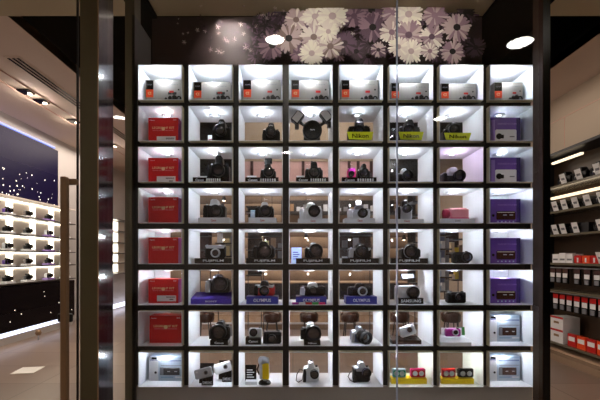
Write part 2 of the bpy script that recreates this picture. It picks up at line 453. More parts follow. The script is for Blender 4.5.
def cam(r, c, x0, x1, yt, Y, label, base=0, name='reflex_camera', lens=None, **k):
    X, w_, h_, z = size_from(r, c, x0, x1, yt, Y, base)
    d = k.get('d', .075)
    if lens:
        px, py, rp = lens; Yl = Y - d * .5; lens = (wx(px, Yl) - X, max(wz(py, Yl) - z, rp * (CD + Yl) / FP + .001), rp * (CD + Yl) / FP)
    return camera_thing(name, label, 'camera', (X, Y, z), w_, h_, lens=lens, **k)

def plate(r, c, x0, x1, yt, Y, words, label, m='gloss_black', tm='white', name='name_plate', d=.06, tw=.55, th=.5, slant=0.0, base=0):
    X, w_, h_, z = size_from(r, c, x0, x1, yt, Y - d / 2, base)
    o = thing(name, label, 'display stand' if name != 'name_plate' else 'name plate', (X, Y, z)); a = w_ / 2
    MB().add([(-a, -d / 2, 0), (a, -d / 2, 0), (a, -d / 2, h_ - slant), (-a, -d / 2, h_ - slant), (-a, d / 2, 0), (a, d / 2, 0), (a, d / 2, h_), (-a, d / 2, h_)],
             [(0, 1, 2, 3), (5, 4, 7, 6), (1, 5, 6, 2), (4, 0, 3, 7), (3, 2, 6, 7), (4, 5, 1, 0)], m).build('block', o)
    if words: text(words, tm, o, 0, -d / 2 - .0008, (h_ - slant) * .5, w_ * tw, (h_ - slant) * th)
    return o, h_

def card(r, c, x0, x1, y0, y1, Y, label, m='card_white', tm='dark_grey', words='PRICE', lines=True, name='price_card', base=None, tilt=-8, cat='card'):
    X0, X1 = wx(x0, Y), wx(x1, Y); _, fz = cell(r, c); h_ = (y1 - y0) * (CD + Y) / FP
    z = fz if base is None else fz + base
    o = thing(name, label, cat, ((X0 + X1) / 2, Y, z), (R(tilt), 0, 0)); a = (X1 - X0) / 2
    MB().box(-a, a, 0, .003, 0, h_, m).build('sheet', o)
    if lines:
        b = MB()
        for i in range(4): b.box(-a * .7, a * (.6 - .3 * (i % 2)), -.0006, -.0001, h_ * (.25 + .14 * i), h_ * (.25 + .14 * i) + h_ * .05, tm)
        b.build('printed_lines', o)
    return o, h_

# ------------------------------------------------------------------ row 1 : grey lens cartons
ordinal = ['first', 'second', 'third', 'fourth', 'fifth', 'sixth', 'seventh', 'last']
GR1 = [(145.5, 182, 80), (193.5, 230.5, 82), (243.2, 280.5, 80), (291.2, 329, 80), (341.3, 378.3, 80), (391, 429.5, 83), (440.8, 476, 83.5), (494, 522.6, 82.5)]
def grey_carton(c, x0, x1, yt):
    Y = .07; X, w_, h_, z = size_from(1, c, x0, x1, yt, Y, 0); d = .13
    extra = {1: 'leftmost in the top row', 8: 'shortest, right end of the top row'}.get(c, '%s from the left in the top row' % ordinal[c - 1])
    o = thing('lens_carton', 'grey carton with black and orange corner label, ' + extra, 'carton', (X, Y, z), group='grey cartons in the top row')
    a = w_ / 2
    MB().box(-a, a, 0, d, 0, h_, 'carton_grey').build('box', o)
    lw = .056
    MB().box(-a + .004, -a + .004 + lw * .86, -.0012, -.0002, h_ * .60, h_ * .985, 'gloss_black').build('brand_label', o)['label'] = 'black label with white letters'
    text('SONY', 'grey', o, -a + .004 + lw * .43, -.0016, h_ * .80, lw * .6, .009)
    ob = MB().box(-a + .004, -a + .004 + lw * .86, -.0012, -.0002, h_ * .27, h_ * .598, 'orange').build('orange_label', o); ob['label'] = 'orange square'
    text('α', 'gold', o, -a + .004 + lw * .43, -.0016, h_ * .44, lw * .42, .018)
    # printed pictures of lenses and bodies along the bottom
    p = MB(); n = 0
    for fx, s, rr in [(.56, .016, 0), (.67, .024, 1), (.79, .029, 1), (.915, .028, 2)]:
        xx = -a + w_ * (fx - (.05 if c in (2, 4) and fx == .6 else 0))
        if rr == 2: p.lathe([(0, 0), (s * .62, 0), (s * .62, .0008), (0, .0008)], (xx, -.0002, .034), (0, -1, 0), 'black', 18, False); p.lathe([(0, .0009), (s * .3, .0009)], (xx, -.0002, .034), (0, -1, 0), 'grey', 14, False)
        else:
            p.box(xx - s * .5, xx + s * .5, -.0010, -.0002, .020, .020 + s * 1.1, 'black')
            p.box(xx - s * .28, xx + s * .28, -.0010, -.0002, .0205 + s * 1.1, .020 + s * 1.35, 'dark_grey')
            if rr == 1 and c in (1, 2): p.box(xx - s * .5, xx + s * .5, -.0010, -.0002, .060, .076, 'dark_grey')
    p.build('product_print', o)
    MB().box(a * .30, a * .55, -.0010, -.0002, h_ * .46, h_ * .55, 'red').build('red_mark', o)
    MB().box(a * .78, a * .86, -.0010, -.0002, h_ * .56, h_ * .62, 'black').build('small_mark', o)
    MB().box(-a + .012, -a + .030, -.0010, -.0002, .016, .028, 'black').build('corner_mark', o)
    text('HD ', 'grey', o, a * .55, -.0012, h_ * .80, a * .5, .006)
for c, (x0, x1, yt) in enumerate(GR1, 1): grey_carton(c, x0, x1, yt)

# ------------------------------------------------------------------ column 1 : red cartons
def red_carton(r, yt, sticker, desc, x0=148.4, x1=178.2):
    Y = .08; X, w_, h_, z = size_from(r, 1, x0, x1, yt, Y, 0); d = .10
    o = thing('camcorder_carton', desc, 'carton', (X, Y, z), group='red cartons in the left column'); a = w_ / 2
    MB().box(-a, a, 0, d, 0, h_, 'carton_red').build('box', o)
    MB().box(a + .0002, a + .0012, .001, d, 0.001, h_ - .001, 'magenta').build('side_print', o)['label'] = 'magenta side face'
    text('Canon', 'white', o, -a + w_ * .13, -.001, h_ * .91, w_ * .17, h_ * .045)
    text('EOS', 'white', o, a - w_ * .11, -.001, h_ * .92, w_ * .10, h_ * .045)
    text('LEGRIA HF KIT', 'gold', o, 0, -.001, h_ * .62, w_ * .74, h_ * .085, label='pale gold title')
    text('DIGITAL VIDEO CAMCORDER', 'pink', o, 0, -.001, h_ * .52, w_ * .70, h_ * .035)
    m = MB(); m.lathe([(0, 0), (w_ * .06, 0)], (0, -.0006, h_ * .58), (0, -1, 0), 'gold', 18, False); m.build('round_emblem', o)
    if sticker:
        s0, s1, hh = (-a * .44, a * .82, h_ * .28) if sticker == 1 else (-a * .42, a * .86, h_ * .24)
        lo = .002 if sticker == 1 else h_ * .08
        st = MB().box(s0, s1, -.0016, -.0002, lo, lo + hh, 'card_white').build('sticker', o); st['label'] = 'white barcode sticker'
        b = MB(); q = s0 + (s1 - s0) * .5
        for i in range(9): b.box(q + i * (s1 - q) * .1, q + i * (s1 - q) * .1 + .003, -.0022, -.0017, lo + hh * .60, lo + hh * .82, 'black')
        b.box(q + .02, q + .045, -.0022, -.0017, lo + hh * .25, lo + hh * .40, 'dark_grey'); b.build('barcode', st)
red_carton(2, 117.8, 1, 'red carton with white barcode sticker, directly below the leftmost grey carton')
red_carton(3, 158, 1, 'red carton with sticker and orange-gold title in the third row of cubbyholes')
red_carton(4, 197.2, 0, 'crimson carton without sticker in the fourth row, leftmost column')
red_carton(5, 237.5, 0, 'plain red carton in the fifth row, between a crimson carton and a stickered one')
red_carton(6, 279, 2, 'red carton with raised white sticker in the sixth row, below two plain ones')
red_carton(7, 315.7, 0, 'wider plain red carton directly above the pale blue carton at lower left', 149.5, 182)

# white and blue camcorder cartons
def blue_carton(r, c, x0, x1, yt, yb, desc):
    Y = .12; X, w_, h_, z = size_from(r, c, x0, x1, yt, Y, 0); d = .09
    o = thing('camcorder_carton', desc, 'carton', (X, Y, z)); a = w_ / 2
    MB().box(-a, a, 0, d, 0, h_, 'carton_blue').build('box', o)
    MB().box(-a + .001, -a + w_ * .27, -.0008, -.0002, .001, h_ - .001, 'card_white').build('white_band', o)
    text('SAMSUNG', 'blue', o, -a + w_ * .14, -.0014, h_ * .86, w_ * .2, h_ * .06)
    b = MB(); b.prism([(-.02, -.005), (.014, -.007), (.02, .005), (-.014, .007)], -.0022, -.0016, 'gloss_black'); b.build('oval_logo', o, (-a + w_ * .15, 0, h_ * .93))
    b = MB()
    for i, (f0, f1, zz, hh, mm) in enumerate([(.34, .98, .80, .05, 'steel_blue'), (.34, .98, .62, .02, 'grey'), (.34, .7, .12, .06, 'sky_blue'), (.75, .98, .12, .06, 'white'), (.34, .98, .93, .03, 'sky_blue')]):
        b.box(-a + f0 * w_, -a + f1 * w_, -.0012, -.0004, h_ * zz, h_ * (zz + hh), mm)
    b.build('printed_lines', o)
    pc = MB(); pc.box(-a + w_ * .32, -a + w_ * .88, -.006, -.0014, h_ * .24, h_ * .54, 'brown_glass' if c == 8 else 'dark_grey', .003); pc = pc.build('camcorder_print', o)
    MB().box(-a + w_ * .32, -a + w_ * .42, -.008, -.0062, h_ * .25, h_ * .56, 'grey').build('lens_print', pc)
    for q in (.53, .73): MB().box(-a + w_ * q, -a + w_ * (q + .08), -.007, -.0062, h_ * .38, h_ * .41, 'silver').build('chrome_mark', pc)
    MB().cyl((-a + w_ * .19, -.0004, h_ * .34), (0, -1, 0), w_ * .035, .001, 'gloss_black').build('round_print', o)
blue_carton(8, 1, 149, 184, 356.5, 380, 'pale blue and white carton with dark camcorder print, bottom left cubbyhole')
blue_carton(7, 8, 488.5, 520, 315.5, 341, 'pale blue carton with brown camcorder print, just below the purple cartons')
blue_carton(8, 8, 488.5, 520, 356, 381, 'pale blue carton with brown camcorder print, bottom right cubbyhole')

# column 8 : purple cartons
def purple_carton(r, yt, white_cam, desc):
    Y = .08; X, w_, h_, z = size_from(r, 8, 490.8, 520.5, yt, Y, 0); d = .10
    o = thing('camcorder_carton', desc, 'carton', (X, Y, z), group='purple cartons in the right column'); a = w_ / 2
    MB().box(-a, a, 0, d, 0, h_, 'purple').build('box', o)
    MB().box(a - w_ * .14, a - .0005, -.0008, -.0002, .0005, h_ - .0005, 'deep_purple').build('dark_edge_print', o)
    text('HANDYCAM', 'violet_print', o, w_ * .05, -.0012, h_ * .76, w_ * .62, h_ * .06)
    b = MB()
    if white_cam:
        b.box(-a + w_ * .14, a - w_ * .15, -.006, -.0012, h_ * .06, h_ * .54, 'card_white', .006)
        b.box(-a + .001, -a + w_ * .13, -.004, -.0012, h_ * .04, h_ * .9, 'violet_print')
    else:
        b.box(-a + w_ * .18, a - w_ * .18, -.006, -.0012, h_ * .16, h_ * .50, 'brown_glass', .006)
        b.box(-a + w_ * .20, a - w_ * .22, -.0066, -.0061, h_ * .44, h_ * .47, 'olive')
    pc = b.build('camcorder_print', o)
    if white_cam:
        b = MB(); b.lathe([(0, 0), (h_ * .11, 0), (h_ * .11, .003), (0, .003)], (-a + w_ * .26, -.006, h_ * .28), (0, -1, 0), 'black', 20, False)
        b.box(-a + w_ * .26, -a + w_ * .42, -.008, -.0062, h_ * .20, h_ * .34, 'black', .003); b.build('lens_print', pc)
        MB().box(w_ * .12, w_ * .28, -.0068, -.0061, h_ * .25, h_ * .29, 'grey').build('model_mark', pc)
    else:
        for q in (-.1, .11): MB().box(w_ * q, w_ * (q + .12), -.0068, -.0061, h_ * .33, h_ * .36, 'silver').build('chrome_mark', pc)
    if not white_cam:
        MB().cyl((-a + w_ * .08, -.0004, h_ * .33), (0, -1, 0), w_ * .045, .001, 'gloss_black').build('round_print', o)
        b = MB()
        for i in range(5): b.lathe([(0, 0), (.0055, 0)], (-a + w_ * (.24 + .13 * i), -.0008, h_ * .08), (0, -1, 0), 'pale_blue', 10, False)
        b.build('feature_icons', o)
    elif r == 3:
        b = MB()
        for i in range(7): b.box(-a + w_ * (.06 + .12 * i), -a + w_ * (.12 + .12 * i), -.0014, -.0006, .001, .006, 'card_white')
        b.build('feature_icons', o)
purple_carton(2, 117.5, True, 'purple carton with white camcorder print, directly below the shortest grey carton')
purple_carton(3, 157.5, True, 'purple carton with white camcorder print and a row of icons along its foot')
purple_carton(4, 199, False, 'purple carton with dark camcorder print, highest of the three dark-print ones')
purple_carton(5, 238, False, 'purple carton with dark camcorder print, middle of the three dark-print ones')
purple_carton(6, 278.5, False, 'purple carton with dark camcorder print, just above a pale blue carton')

# ------------------------------------------------------------------ row 2
cam(2, 2, 214, 231.5, 121.5, .16, 'big black reflex camera in the cubbyhole right of the topmost red carton', hump='black', lens=(221, 132, 5.5), d=.08, badge='SONY')
card(2, 2, 207.5, 216.5, 124.5, 139, .20, 'glossy pale card with pink edge beside the big black camera', m='card_white', tm='hot_pink', tilt=-6)
cam(2, 3, 263, 280, 125, .16, 'black reflex camera against a beige wall, left of the macro flash lens', hump='black', lens=(271, 133.5, 5), d=.08, badge='SONY')
card(2, 3, 255.5, 263.5, 130, 139, .20, 'small pale card beside the camera third from left in the second row', tm='blue', tilt=-6)
# twin flash macro rig
Xc, w_, h_, z = size_from(2, 4, 302, 322, 120.5, .14, 0)
o = thing('macro_flash_camera', 'black macro lens with two tilted flash heads on arms, fourth cubbyhole of second row', 'camera', (wx(312, .14), .14, z))
zc = wz(130.5, .10) - z
MB().box(-.055, .055, 0, .07, 0, .085, 'black', .008).build('body', o)
lens_part(o, 0, zc, -.001, .064, .055, 'black', 'dark_grey', glass=False)
text('macro', 'white', o, 0, -.0565, zc, .03, .008)
for s, (px, py) in ((-1, (297.5, 117.5)), (1, (326, 116)),):
    hx, hz = wx(px, .09) - wx(312, .14), wz(py, .09) - z
    arm = MB().tube([(s * .05, -.03, zc + .035), (s * .075, -.03, zc + .052), (hx * .92, -.03, hz - .01)], .011, 'black').build('flash_arm', o)
    hb = MB(); hb.box(-.029, .029, -.02, .03, -.040, .040, 'black', .005); hb = hb.build('flash_head', o, (hx, -.045, hz), (0, R(-s * 38), 0))
    MB().box(-.023, .023, -.0225, -.0205, -.033, .033, 'paper').build('diffuser', hb)['label'] = 'pale flash diffuser'
    kx = hx + s * (.0 if s < 0 else .018)
    MB().box(-.014, .014, -.02, .01, -.018, .018, 'dark_grey', .004).build('arm_joint', arm, (kx + s * .004, -.03, hz - .055))
MB().box(-.016, .016, -.01, .01, 0, .03, 'blue', .004).build('release_lever', o, (-.072, -.01, .0))

def yellow_sign(r, c, x0, x1, yt, Y, desc):
    X, w_, h_, z = size_from(r, c, x0, x1, yt, Y, 0); a = w_ / 2
    o = thing('name_sign', desc, 'sign', (X, Y, z))
    MB().box(-a * .9, a * .85, 0, .03, 0, h_ * .35, 'gloss_black').build('foot', o)
    MB().prism([(-a, h_), (-a * .86, h_ * .34), (a * .84, h_ * .28), (a, h_)], -.004, -.0005, 'sign_yellow').build('panel', o)
    text('Nikon', 'gloss_black', o, 0, -.0048, h_ * .64, w_ * .62, h_ * .36)
cam(2, 5, 347.5, 369.5, 120.3, .15, 'black reflex camera with red trim behind a yellow sign, on beige background', hump='black', lens=(358, 133, 5.8), top='black', badge='Nikon')
yellow_sign(2, 5, 347, 373.5, 132, .06, 'yellow sign with black letters, leftmost of three in the second row')
cam(2, 6, 397, 418.5, 121.5, .15, 'black reflex camera with silver glint behind the middle yellow sign', hump='black', lens=(407, 132, 5.5), top='dark_grey')
yellow_sign(2, 6, 398.5, 423.5, 132, .06, 'yellow sign with black letters, right beside the pale upright glass joint')
cam(2, 7, 441.5, 459, 124.5, .15, 'black reflex camera with silver lens ring behind the rightmost yellow sign', hump='black', lens=(452, 131, 5.2), lens_ring='chrome')
yellow_sign(2, 7, 444, 471, 133, .06, 'yellow sign with black letters, rightmost of three in the second row')

# ------------------------------------------------------------------ row 3
def keyed_plate(c, x0, x1, desc):
    o, h_ = plate(3, c, x0, x1, 177.3, .06, None, desc, d=.05)
    a = (wx(x1, .06) - wx(x0, .06)) / 2
    text('Canon', 'white', o, -a * .55, -.0258, h_ * .5, a * .55, h_ * .42)
    b = MB()
    for i in range(7): b.box(a * (-.1 + .14 * i), a * (-.02 + .14 * i), -.0262, -.0252, h_ * .25, h_ * .75, 'card_white')
    b.build('printed_icons', o)
    return h_
keyed_plate(2, 192.8, 223, 'black name plate with icon row under the dark bulky camera')
cam(3, 2, 210, 230, 157, .16, 'dark bulky reflex camera with strap in the cubbyhole right of the third-row red carton', hump='black', lens=(219, 171, 6.5), lens_ring='bronze')
card(3, 2, 197.5, 206.5, 173.5, 183, .13, 'small white card left of the dark bulky camera')
keyed_plate(3, 245.3, 278.5, 'black name plate with icon row under the camera carrying a flash')
cam(3, 3, 261, 276, 164.5, .16, 'black reflex camera with a tall flash unit on top, against pink cloth', hump='black', lens=(269, 173, 5), lens_ring='bronze', flash=.05, flash_mat='black')
card(3, 3, 247, 256.5, 173, 183, .13, 'small white card left of the camera carrying a flash')
keyed_plate(4, 296, 328.5, 'black name plate with icon row, under the camera below the macro flash lens')
cam(3, 4, 305, 322.5, 163, .16, 'black reflex camera with bronze lens ring, in the cubbyhole below the macro flash lens', hump='black', lens=(314, 173.5, 5.5), lens_ring='bronze')
card(3, 4, 296.5, 304.5, 173, 183, .13, 'small white card left of the camera below the macro flash lens')
keyed_plate(5, 342, 376.5, 'black name plate with icon row under the magenta and black camera pair')
cam(3, 5, 356.5, 369.5, 165, .16, 'black reflex camera beside a small magenta camera', hump='black', lens=(363, 174, 4.8), d=.07)
cam(3, 5, 347, 355.5, 167.5, .17, 'small magenta camera left of a black camera in the third row', name='compact_camera', body='hot_pink', grip=None, top='magenta', lens=(351, 174.5, 3), d=.04)
cam(3, 6, 397, 409, 169.5, .15, 'dark hybrid camera with arched silver top beside the glass joint', name='mirrorless_camera', hump='silver', lens=(406.5, 176, 5), d=.06, body='black')
cam(3, 7, 441, 462, 168.5, .15, 'dark camera with pink-lit silver top and big round lens', name='mirrorless_camera', hump='silver', lens=(457.8, 176.5, 5.6), body='dark_grey', top='silver', d=.06)

# ------------------------------------------------------------------ row 4
def white_plinth(r, c, x0, x1, yt, desc, d=.12, Y=.10, words='Canon', tm='red'):
    return plate(r, c, x0, x1, yt, Y, words, desc, m='white', tm=tm, name='plinth', d=d, tw=.16, th=.42)[1]
h4 = white_plinth(4, 2, 198, 229, 217.5, 'white plinth below the navy camera with white crown, second column')
cam(4, 2, 205, 226, 200, .12, 'navy-black camera with rounded white crown on white plinth, second column', base=h4, hump='white', lens=(217, 211.5, 6), body='black')
h4 = white_plinth(4, 3, 248.5, 276, 217.5, 'white plinth below the dark camera with pale bottle shape beside it')
cam(4, 3, 256, 274, 203, .12, 'dark camera with flat white crown on white plinth, third column', base=h4, hump='white', top='dark_grey', lens=(266, 211.5, 5.6))
card(4, 3, 250.5, 256, 208, 217, .12, 'narrow pale card standing on the plinth left of a dark camera', base=h4, m='pale_blue', tm='white')
h4 = white_plinth(4, 4, 298, 328, 218.5, 'white plinth below the all-white camera, fourth column')
cam(4, 4, 299.5, 322, 203.5, .13, 'all-white camera with large black lens on white plinth', base=h4, name='mirrorless_camera', body='white', grip='white', hump='white', top='card_white', lens=(314, 211.5, 5.9), d=.06)
h4 = white_plinth(4, 5, 345, 375, 218, 'white plinth below the white camera with raised flash, fifth column')
cam(4, 5, 347.5, 369.5, 205.5, .13, 'white camera with raised flash block and black lens on white plinth', base=h4, name='mirrorless_camera', body='white', grip='white', hump='grey', top='silver', lens=(362, 213.5, 4.8), flash=.036, d=.06)
h4 = white_plinth(4, 6, 390, 424, 219, 'low white plinth beside the glass joint, below the black and silver camera')
cam(4, 6, 396, 411, 201, .14, 'black and silver camera on low white plinth beside the glass joint', base=h4, hump='black', body='silver', grip='rubber', lens=(406, 209, 4.2), d=.06, name='mirrorless_camera')
h4 = white_plinth(4, 7, 441, 475, 218.5, 'low white plinth under the pink camcorder', words='SONY', tm='grey')
def camcorder(r, c, x0, x1, yt, Y, desc, base, front, shell, band):
    X, w_, h_, z = size_from(r, c, x0, x1, yt, Y, base); a = w_ / 2
    o = thing('camcorder', desc, 'camcorder', (X, Y, z))
    MB().prism([(-a + .02, 0), (a - .006, 0), (a, .01), (a, h_ * .7), (a - .015, h_), (-a + .02, h_)], -.03, .03, shell, .005).build('body', o)
    MB().lathe([(0, 0), (h_ * .42, 0), (h_ * .46, .03), (h_ * .4, .036)], (-a + .024, 0, h_ * .5), (-1, 0, 0), front, 20).build('lens_barrel', o)
    MB().box(-a + .03, a - .004, -.037, -.0305, h_ * .12, h_ * .9, shell, .004).build('screen_lid', o)
    MB().box(-a + .022, a - .002, -.039, -.0375, 0, h_ * .14, band).build('trim_band', o)
camcorder(4, 7, 445, 467, 208.5, .13, 'pink camcorder with crimson lens end on low white plinth', h4, 'crimson', 'pink', 'hot_pink')

# ------------------------------------------------------------------ row 5
def fuji(c, x0, x1, desc): return plate(5, c, x0, x1, 258.2, .09, 'FUJIFILM', desc, d=.14)[1]
h5 = fuji(2, 194.5, 232, 'black name plate with white letters under the silver retro camera')
cam(5, 2, 205, 226, 244, .11, 'silver and black retro camera on black name plate', base=h5, name='retro_camera', body='black', grip=None, top='silver', lens=(216, 253, 4.6), lens_mat='silver', lens_ring='chrome', d=.04)
h5 = fuji(3, 246, 283.5, 'black name plate with white letters in the darkest cubbyhole')
cam(5, 3, 253, 275, 242, .12, 'all-black zoom camera with silver-edged hump in the darkest cubbyhole', base=h5, hump='black', lens=(265, 252, 7), top='dark_grey')
h5 = fuji(4, 296, 330, 'black name plate with white letters right of the lit blue card')
cam(5, 4, 304.5, 322, 243, .12, 'black zoom camera with white shoulder beside a lit blue card', base=h5, hump='silver', lens=(315.5, 251.5, 7))
card(5, 4, 291.5, 301.5, 245, 261, .12, 'pale blue card standing left of a black zoom camera', m='screen', tm='blue')
h5 = fuji(5, 342, 379, 'black name plate with white letters under the white-streaked zoom camera')
cam(5, 5, 348, 370.5, 244, .12, 'black zoom camera with white streaked flank, fifth column', base=h5, hump='black', lens=(361, 251, 6.2), body='black', grip='silver', top='silver')
h5 = fuji(6, 391, 428, 'black name plate with white letters, crossed by the pale glass joint')
cam(5, 6, 399.5, 419, 244.5, .12, 'black zoom camera with silver arc, beside the pale glass joint', base=h5, hump='dark_grey', lens=(409, 252, 6.5), lens_ring='silver')
cam(5, 7, 452, 469, 251, .12, 'small black compact with large off-centre lens and no name plate', name='compact_camera', grip='rubber', lens=(466, 257, 5), top='dark_grey', d=.04)

# ------------------------------------------------------------------ row 6
h6 = plate(6, 2, 190.8, 231.5, 294, .10, 'SONY', 'large glossy purple block with white glare under black and grey camera', m='glossy_purple', name='plinth', d=.15, slant=.03, tw=.3, th=.3)[1]
cam(6, 2, 207, 230.5, 274.5, .15, 'big black camera with grey flank on glossy purple block', base=h6, hump='dark_grey', body='black', grip='silver', lens=(221, 283.5, 7.5), top='dark_grey')
def blue_plinth(c, x0, x1, desc): return plate(6, c, x0, x1, 296.5, .08, 'OLYMPUS', desc, m='blue', name='plinth', d=.10, tw=.55, th=.42)[1]
def white_topper(c): pass
h6 = blue_plinth(3, 246.3, 278, 'blue block with pale letters under the red camera')
cam(6, 3, 254.5, 275, 280.5, .10, 'bright red camera with black lens on blue block', base=h6, name='mirrorless_camera', body='red', grip='rubber', hump='dark_grey', top='silver', lens=(264.5, 290.5, 4.9), lens_ring='silver', d=.05)
h6 = blue_plinth(4, 296, 326.5, 'blue block with pale letters behind the coloured strip')
cam(6, 4, 300, 325, 282.5, .10, 'black and white camera on blue block above the coloured strip', base=h6, name='mirrorless_camera', body='black', grip='silver', hump='white', top='dark_grey', lens=(313, 290, 4.2), d=.05)
o = thing('colour_strip', 'flat strip of magenta, red and green tabs in front of a blue block', 'card', (wx(309, .01), .012, cell(6, 4)[1]))
for i, m_ in enumerate(['magenta', 'white', 'red', 'green', 'hot_pink']):
    MB().box(-.108 + .043 * i, -.068 + .043 * i, -.009, .012, 0, .013, m_).build('tab', o)['label'] = {'magenta': 'magenta', 'white': 'white', 'red': 'red', 'green': 'green', 'hot_pink': 'pink'}[m_] + ' tab'
h6 = blue_plinth(5, 346, 377, 'blue block with pale letters under the black camera with arched strap')
cam(6, 5, 347.5, 371, 283.5, .10, 'black camera with pale grey front on blue block, fifth column', base=h6, name='mirrorless_camera', body='black', grip='rubber', hump='black', top='dark_grey', lens=(362, 291, 4.6), lens_mat='silver', d=.05)
h6 = plate(6, 6, 398.5, 423.5, 298, .05, 'SAMSUNG', 'black name plate with white letters under the all-white camera', d=.035, tw=.8, th=.5)[1]
o = cam(6, 6, 395, 418.5, 284, .13, 'white camera with flipped-up screen behind a black name plate', name='mirrorless_camera', body='white', grip='white', top='card_white', lens=(412, 292, 6), lens_ring='dark_grey', d=.06)
b = MB(); b.box(-.05, .05, -.006, .006, 0, .045, 'black', .004); b = b.build('flip_screen', o, (.01, 0, .155), (R(-35), 0, 0)); MB().box(-.04, .04, -.0075, -.0065, .006, .038, 'silver').build('screen_face', b)
cam(6, 7, 446, 465, 291, .10, 'small black compact camera alone in its cubbyhole, above the purple compact', name='compact_camera', grip='rubber', top='dark_grey', lens=(458, 296.5, 3.6), d=.04)

# ------------------------------------------------------------------ row 7
h7 = plate(7, 2, 210, 228, 340.5, .06, 'Canon', 'low black base under camera right of the wider plain red carton', d=.10, tw=.5, th=.4)[1]
cam(7, 2, 211, 231, 320.5, .09, 'black reflex camera on low black base, right of the wider plain red carton', base=h7, hump='dark_grey', lens=(219.5, 333, 7.8), body='black', lens_ring='dark_grey')
h7 = plate(7, 3, 245.5, 261, 338, .06, 'Canon', 'black block under a round-lens compact, left of a rugged compact', d=.06, tw=.6, th=.35)[1]
cam(7, 3, 249, 262, 327, .07, 'white compact with round black lens on black block', base=h7, name='compact_camera', body='white', grip=None, lens=(253.7, 332, 3.9), d=.035)
cam(7, 3, 263.5, 281.5, 330, .07, 'boxy black compact camera at right of the white compact on its block', name='compact_camera', body='black', grip='rubber', top='dark_grey', lens=(272, 338, 4.2), d=.04)
h7 = plate(7, 4, 304, 320.5, 341, .05, 'Nikon', 'low black base under the tallest dark camera of the seventh row', d=.08, tw=.5, th=.4)[1]
cam(7, 4, 300.5, 320.5, 322.5, .09, 'dark reflex camera with silver crown and huge lens on low black base', base=h7, hump='silver', lens=(313, 334, 7.6), body='black', lens_len=.07)
cam(7, 5, 350.5, 367, 326, .13, 'pale blue-silver camera with big black lens turned to the right', hump='silver', body='steel_blue', grip='silver', top='white', lens=(360.5, 335.5, 6.4), lens_len=.075, axis=(.55, -1, -.12), d=.06, name='bridge_camera')
# tilted white compact on dark stand
o, h7 = plate(7, 6, 392.5, 421.5, 338.5, .09, None, 'dark sloping stand under the tilted white compact', m='brown_glass', name='stand', d=.10, slant=.012)
X, w_, h_, z = size_from(7, 6, 399.5, 415.5, 322.5, .09, h7)
camera_thing('compact_camera', 'white compact camera tilted upward on a dark sloping stand', 'camera', (wx(409, .09), .09, z + .008), .105, .075, d=.03, body='white', grip=None, lens=(.01, .036, .024), lens_mat='silver', lens_len=.018, rot=(R(-12), R(-17), 0))
o, h7 = plate(7, 7, 441, 471.5, 339, .06, None, 'white wedge-shaped stand under the purple compact', m='white', name='stand', d=.15, slant=.022)
card(7, 7, 441.5, 462, 325.5, 333, .10, 'white card behind the purple compact', base=h7, lines=False)
card(7, 7, 457, 465, 325, 333, .108, 'green-backed card at right behind the purple compact', base=h7, m='green', lines=False)
cam(7, 7, 445, 460, 328, .07, 'purple compact camera with silver lens on white wedge stand', base=h7, name='compact_camera', body='magenta', grip=None, lens=(455, 332, 3.2), lens_mat='silver', lens_ring='chrome', lens_len=.015, d=.025)

# ------------------------------------------------------------------ row 8
card(8, 2, 199, 213, 364.5, 384, .07, 'black card behind the silver tilted compact', m='gloss_black', tm='grey', lines=False, tilt=-14, name='info_card')
card(8, 2, 218.5, 232, 361, 379.5, .15, 'black card behind the white tilted compact', m='gloss_black', tm='grey', lines=False, tilt=-14, name='info_card')
def prop_stand(o, w_): MB().box(-w_ * .3, w_ * .3, .004, .02, -.05, .006, 'gloss_black').build('support', o)
def tilted(px, py, Y, wpx, hpx, roll, m_, desc, fz, ring='dark_grey'):
    s_ = (CD + Y) / FP; W_, H_ = wpx * s_, hpx * s_
    X = wx(px, Y); Z = wz(py, Y)
    o = thing('compact_camera', desc, 'camera', (X, Y, Z), (R(-10), R(roll), 0))
    MB().box(-W_ / 2, W_ / 2, -.012, .012, -H_ / 2, H_ / 2, m_, .008).build('body', o)
    lens_part(o, W_ * .18, 0, -.0125, H_ * .22, .008, ring)
    MB().box(-W_ * .40, -W_ * .28, -.0135, -.0125, H_ * .15, H_ * .32, 'card_white').build('flash_window', o)
    b = MB(); b.tube([(0, .010, -H_ * .1), (0, .03, -H_ * .5 - .006), (0, .034, fz - Z)], .004, 'gloss_black'); b.build('support_rod', o)
    return o
f8 = cell(8, 2)[1]
tilted(203.5, 373, .045, 17.5, 9.5, -14, 'silver', 'silver-grey compact camera tilted in front of a black card', f8, 'grey')
tilted(223, 367.5, .12, 17.5, 10, -17, 'white', 'white compact camera tilted in front of a black card', f8, 'grey')
plate(8, 2, 201.5, 213, 380, .03, 'SAMSUNG', 'tiny black name plate at the foot of the silver compact', d=.012, tw=.8, th=.5)
plate(8, 2, 222, 231.5, 376, .10, 'SAMSUNG', 'tiny black name plate at the foot of the white compact', d=.012, tw=.8, th=.5)
card(8, 3, 245, 256.3, 363.5, 380, .10, 'black printed card left of the yellow camcorder', m='gloss_black', tm='card_white', name='info_card')
o, hh = plate(8, 3, 245, 257, 382.5, .06, None, 'thin white strip in front of the black printed card', m='white', name='stand', d=.05)
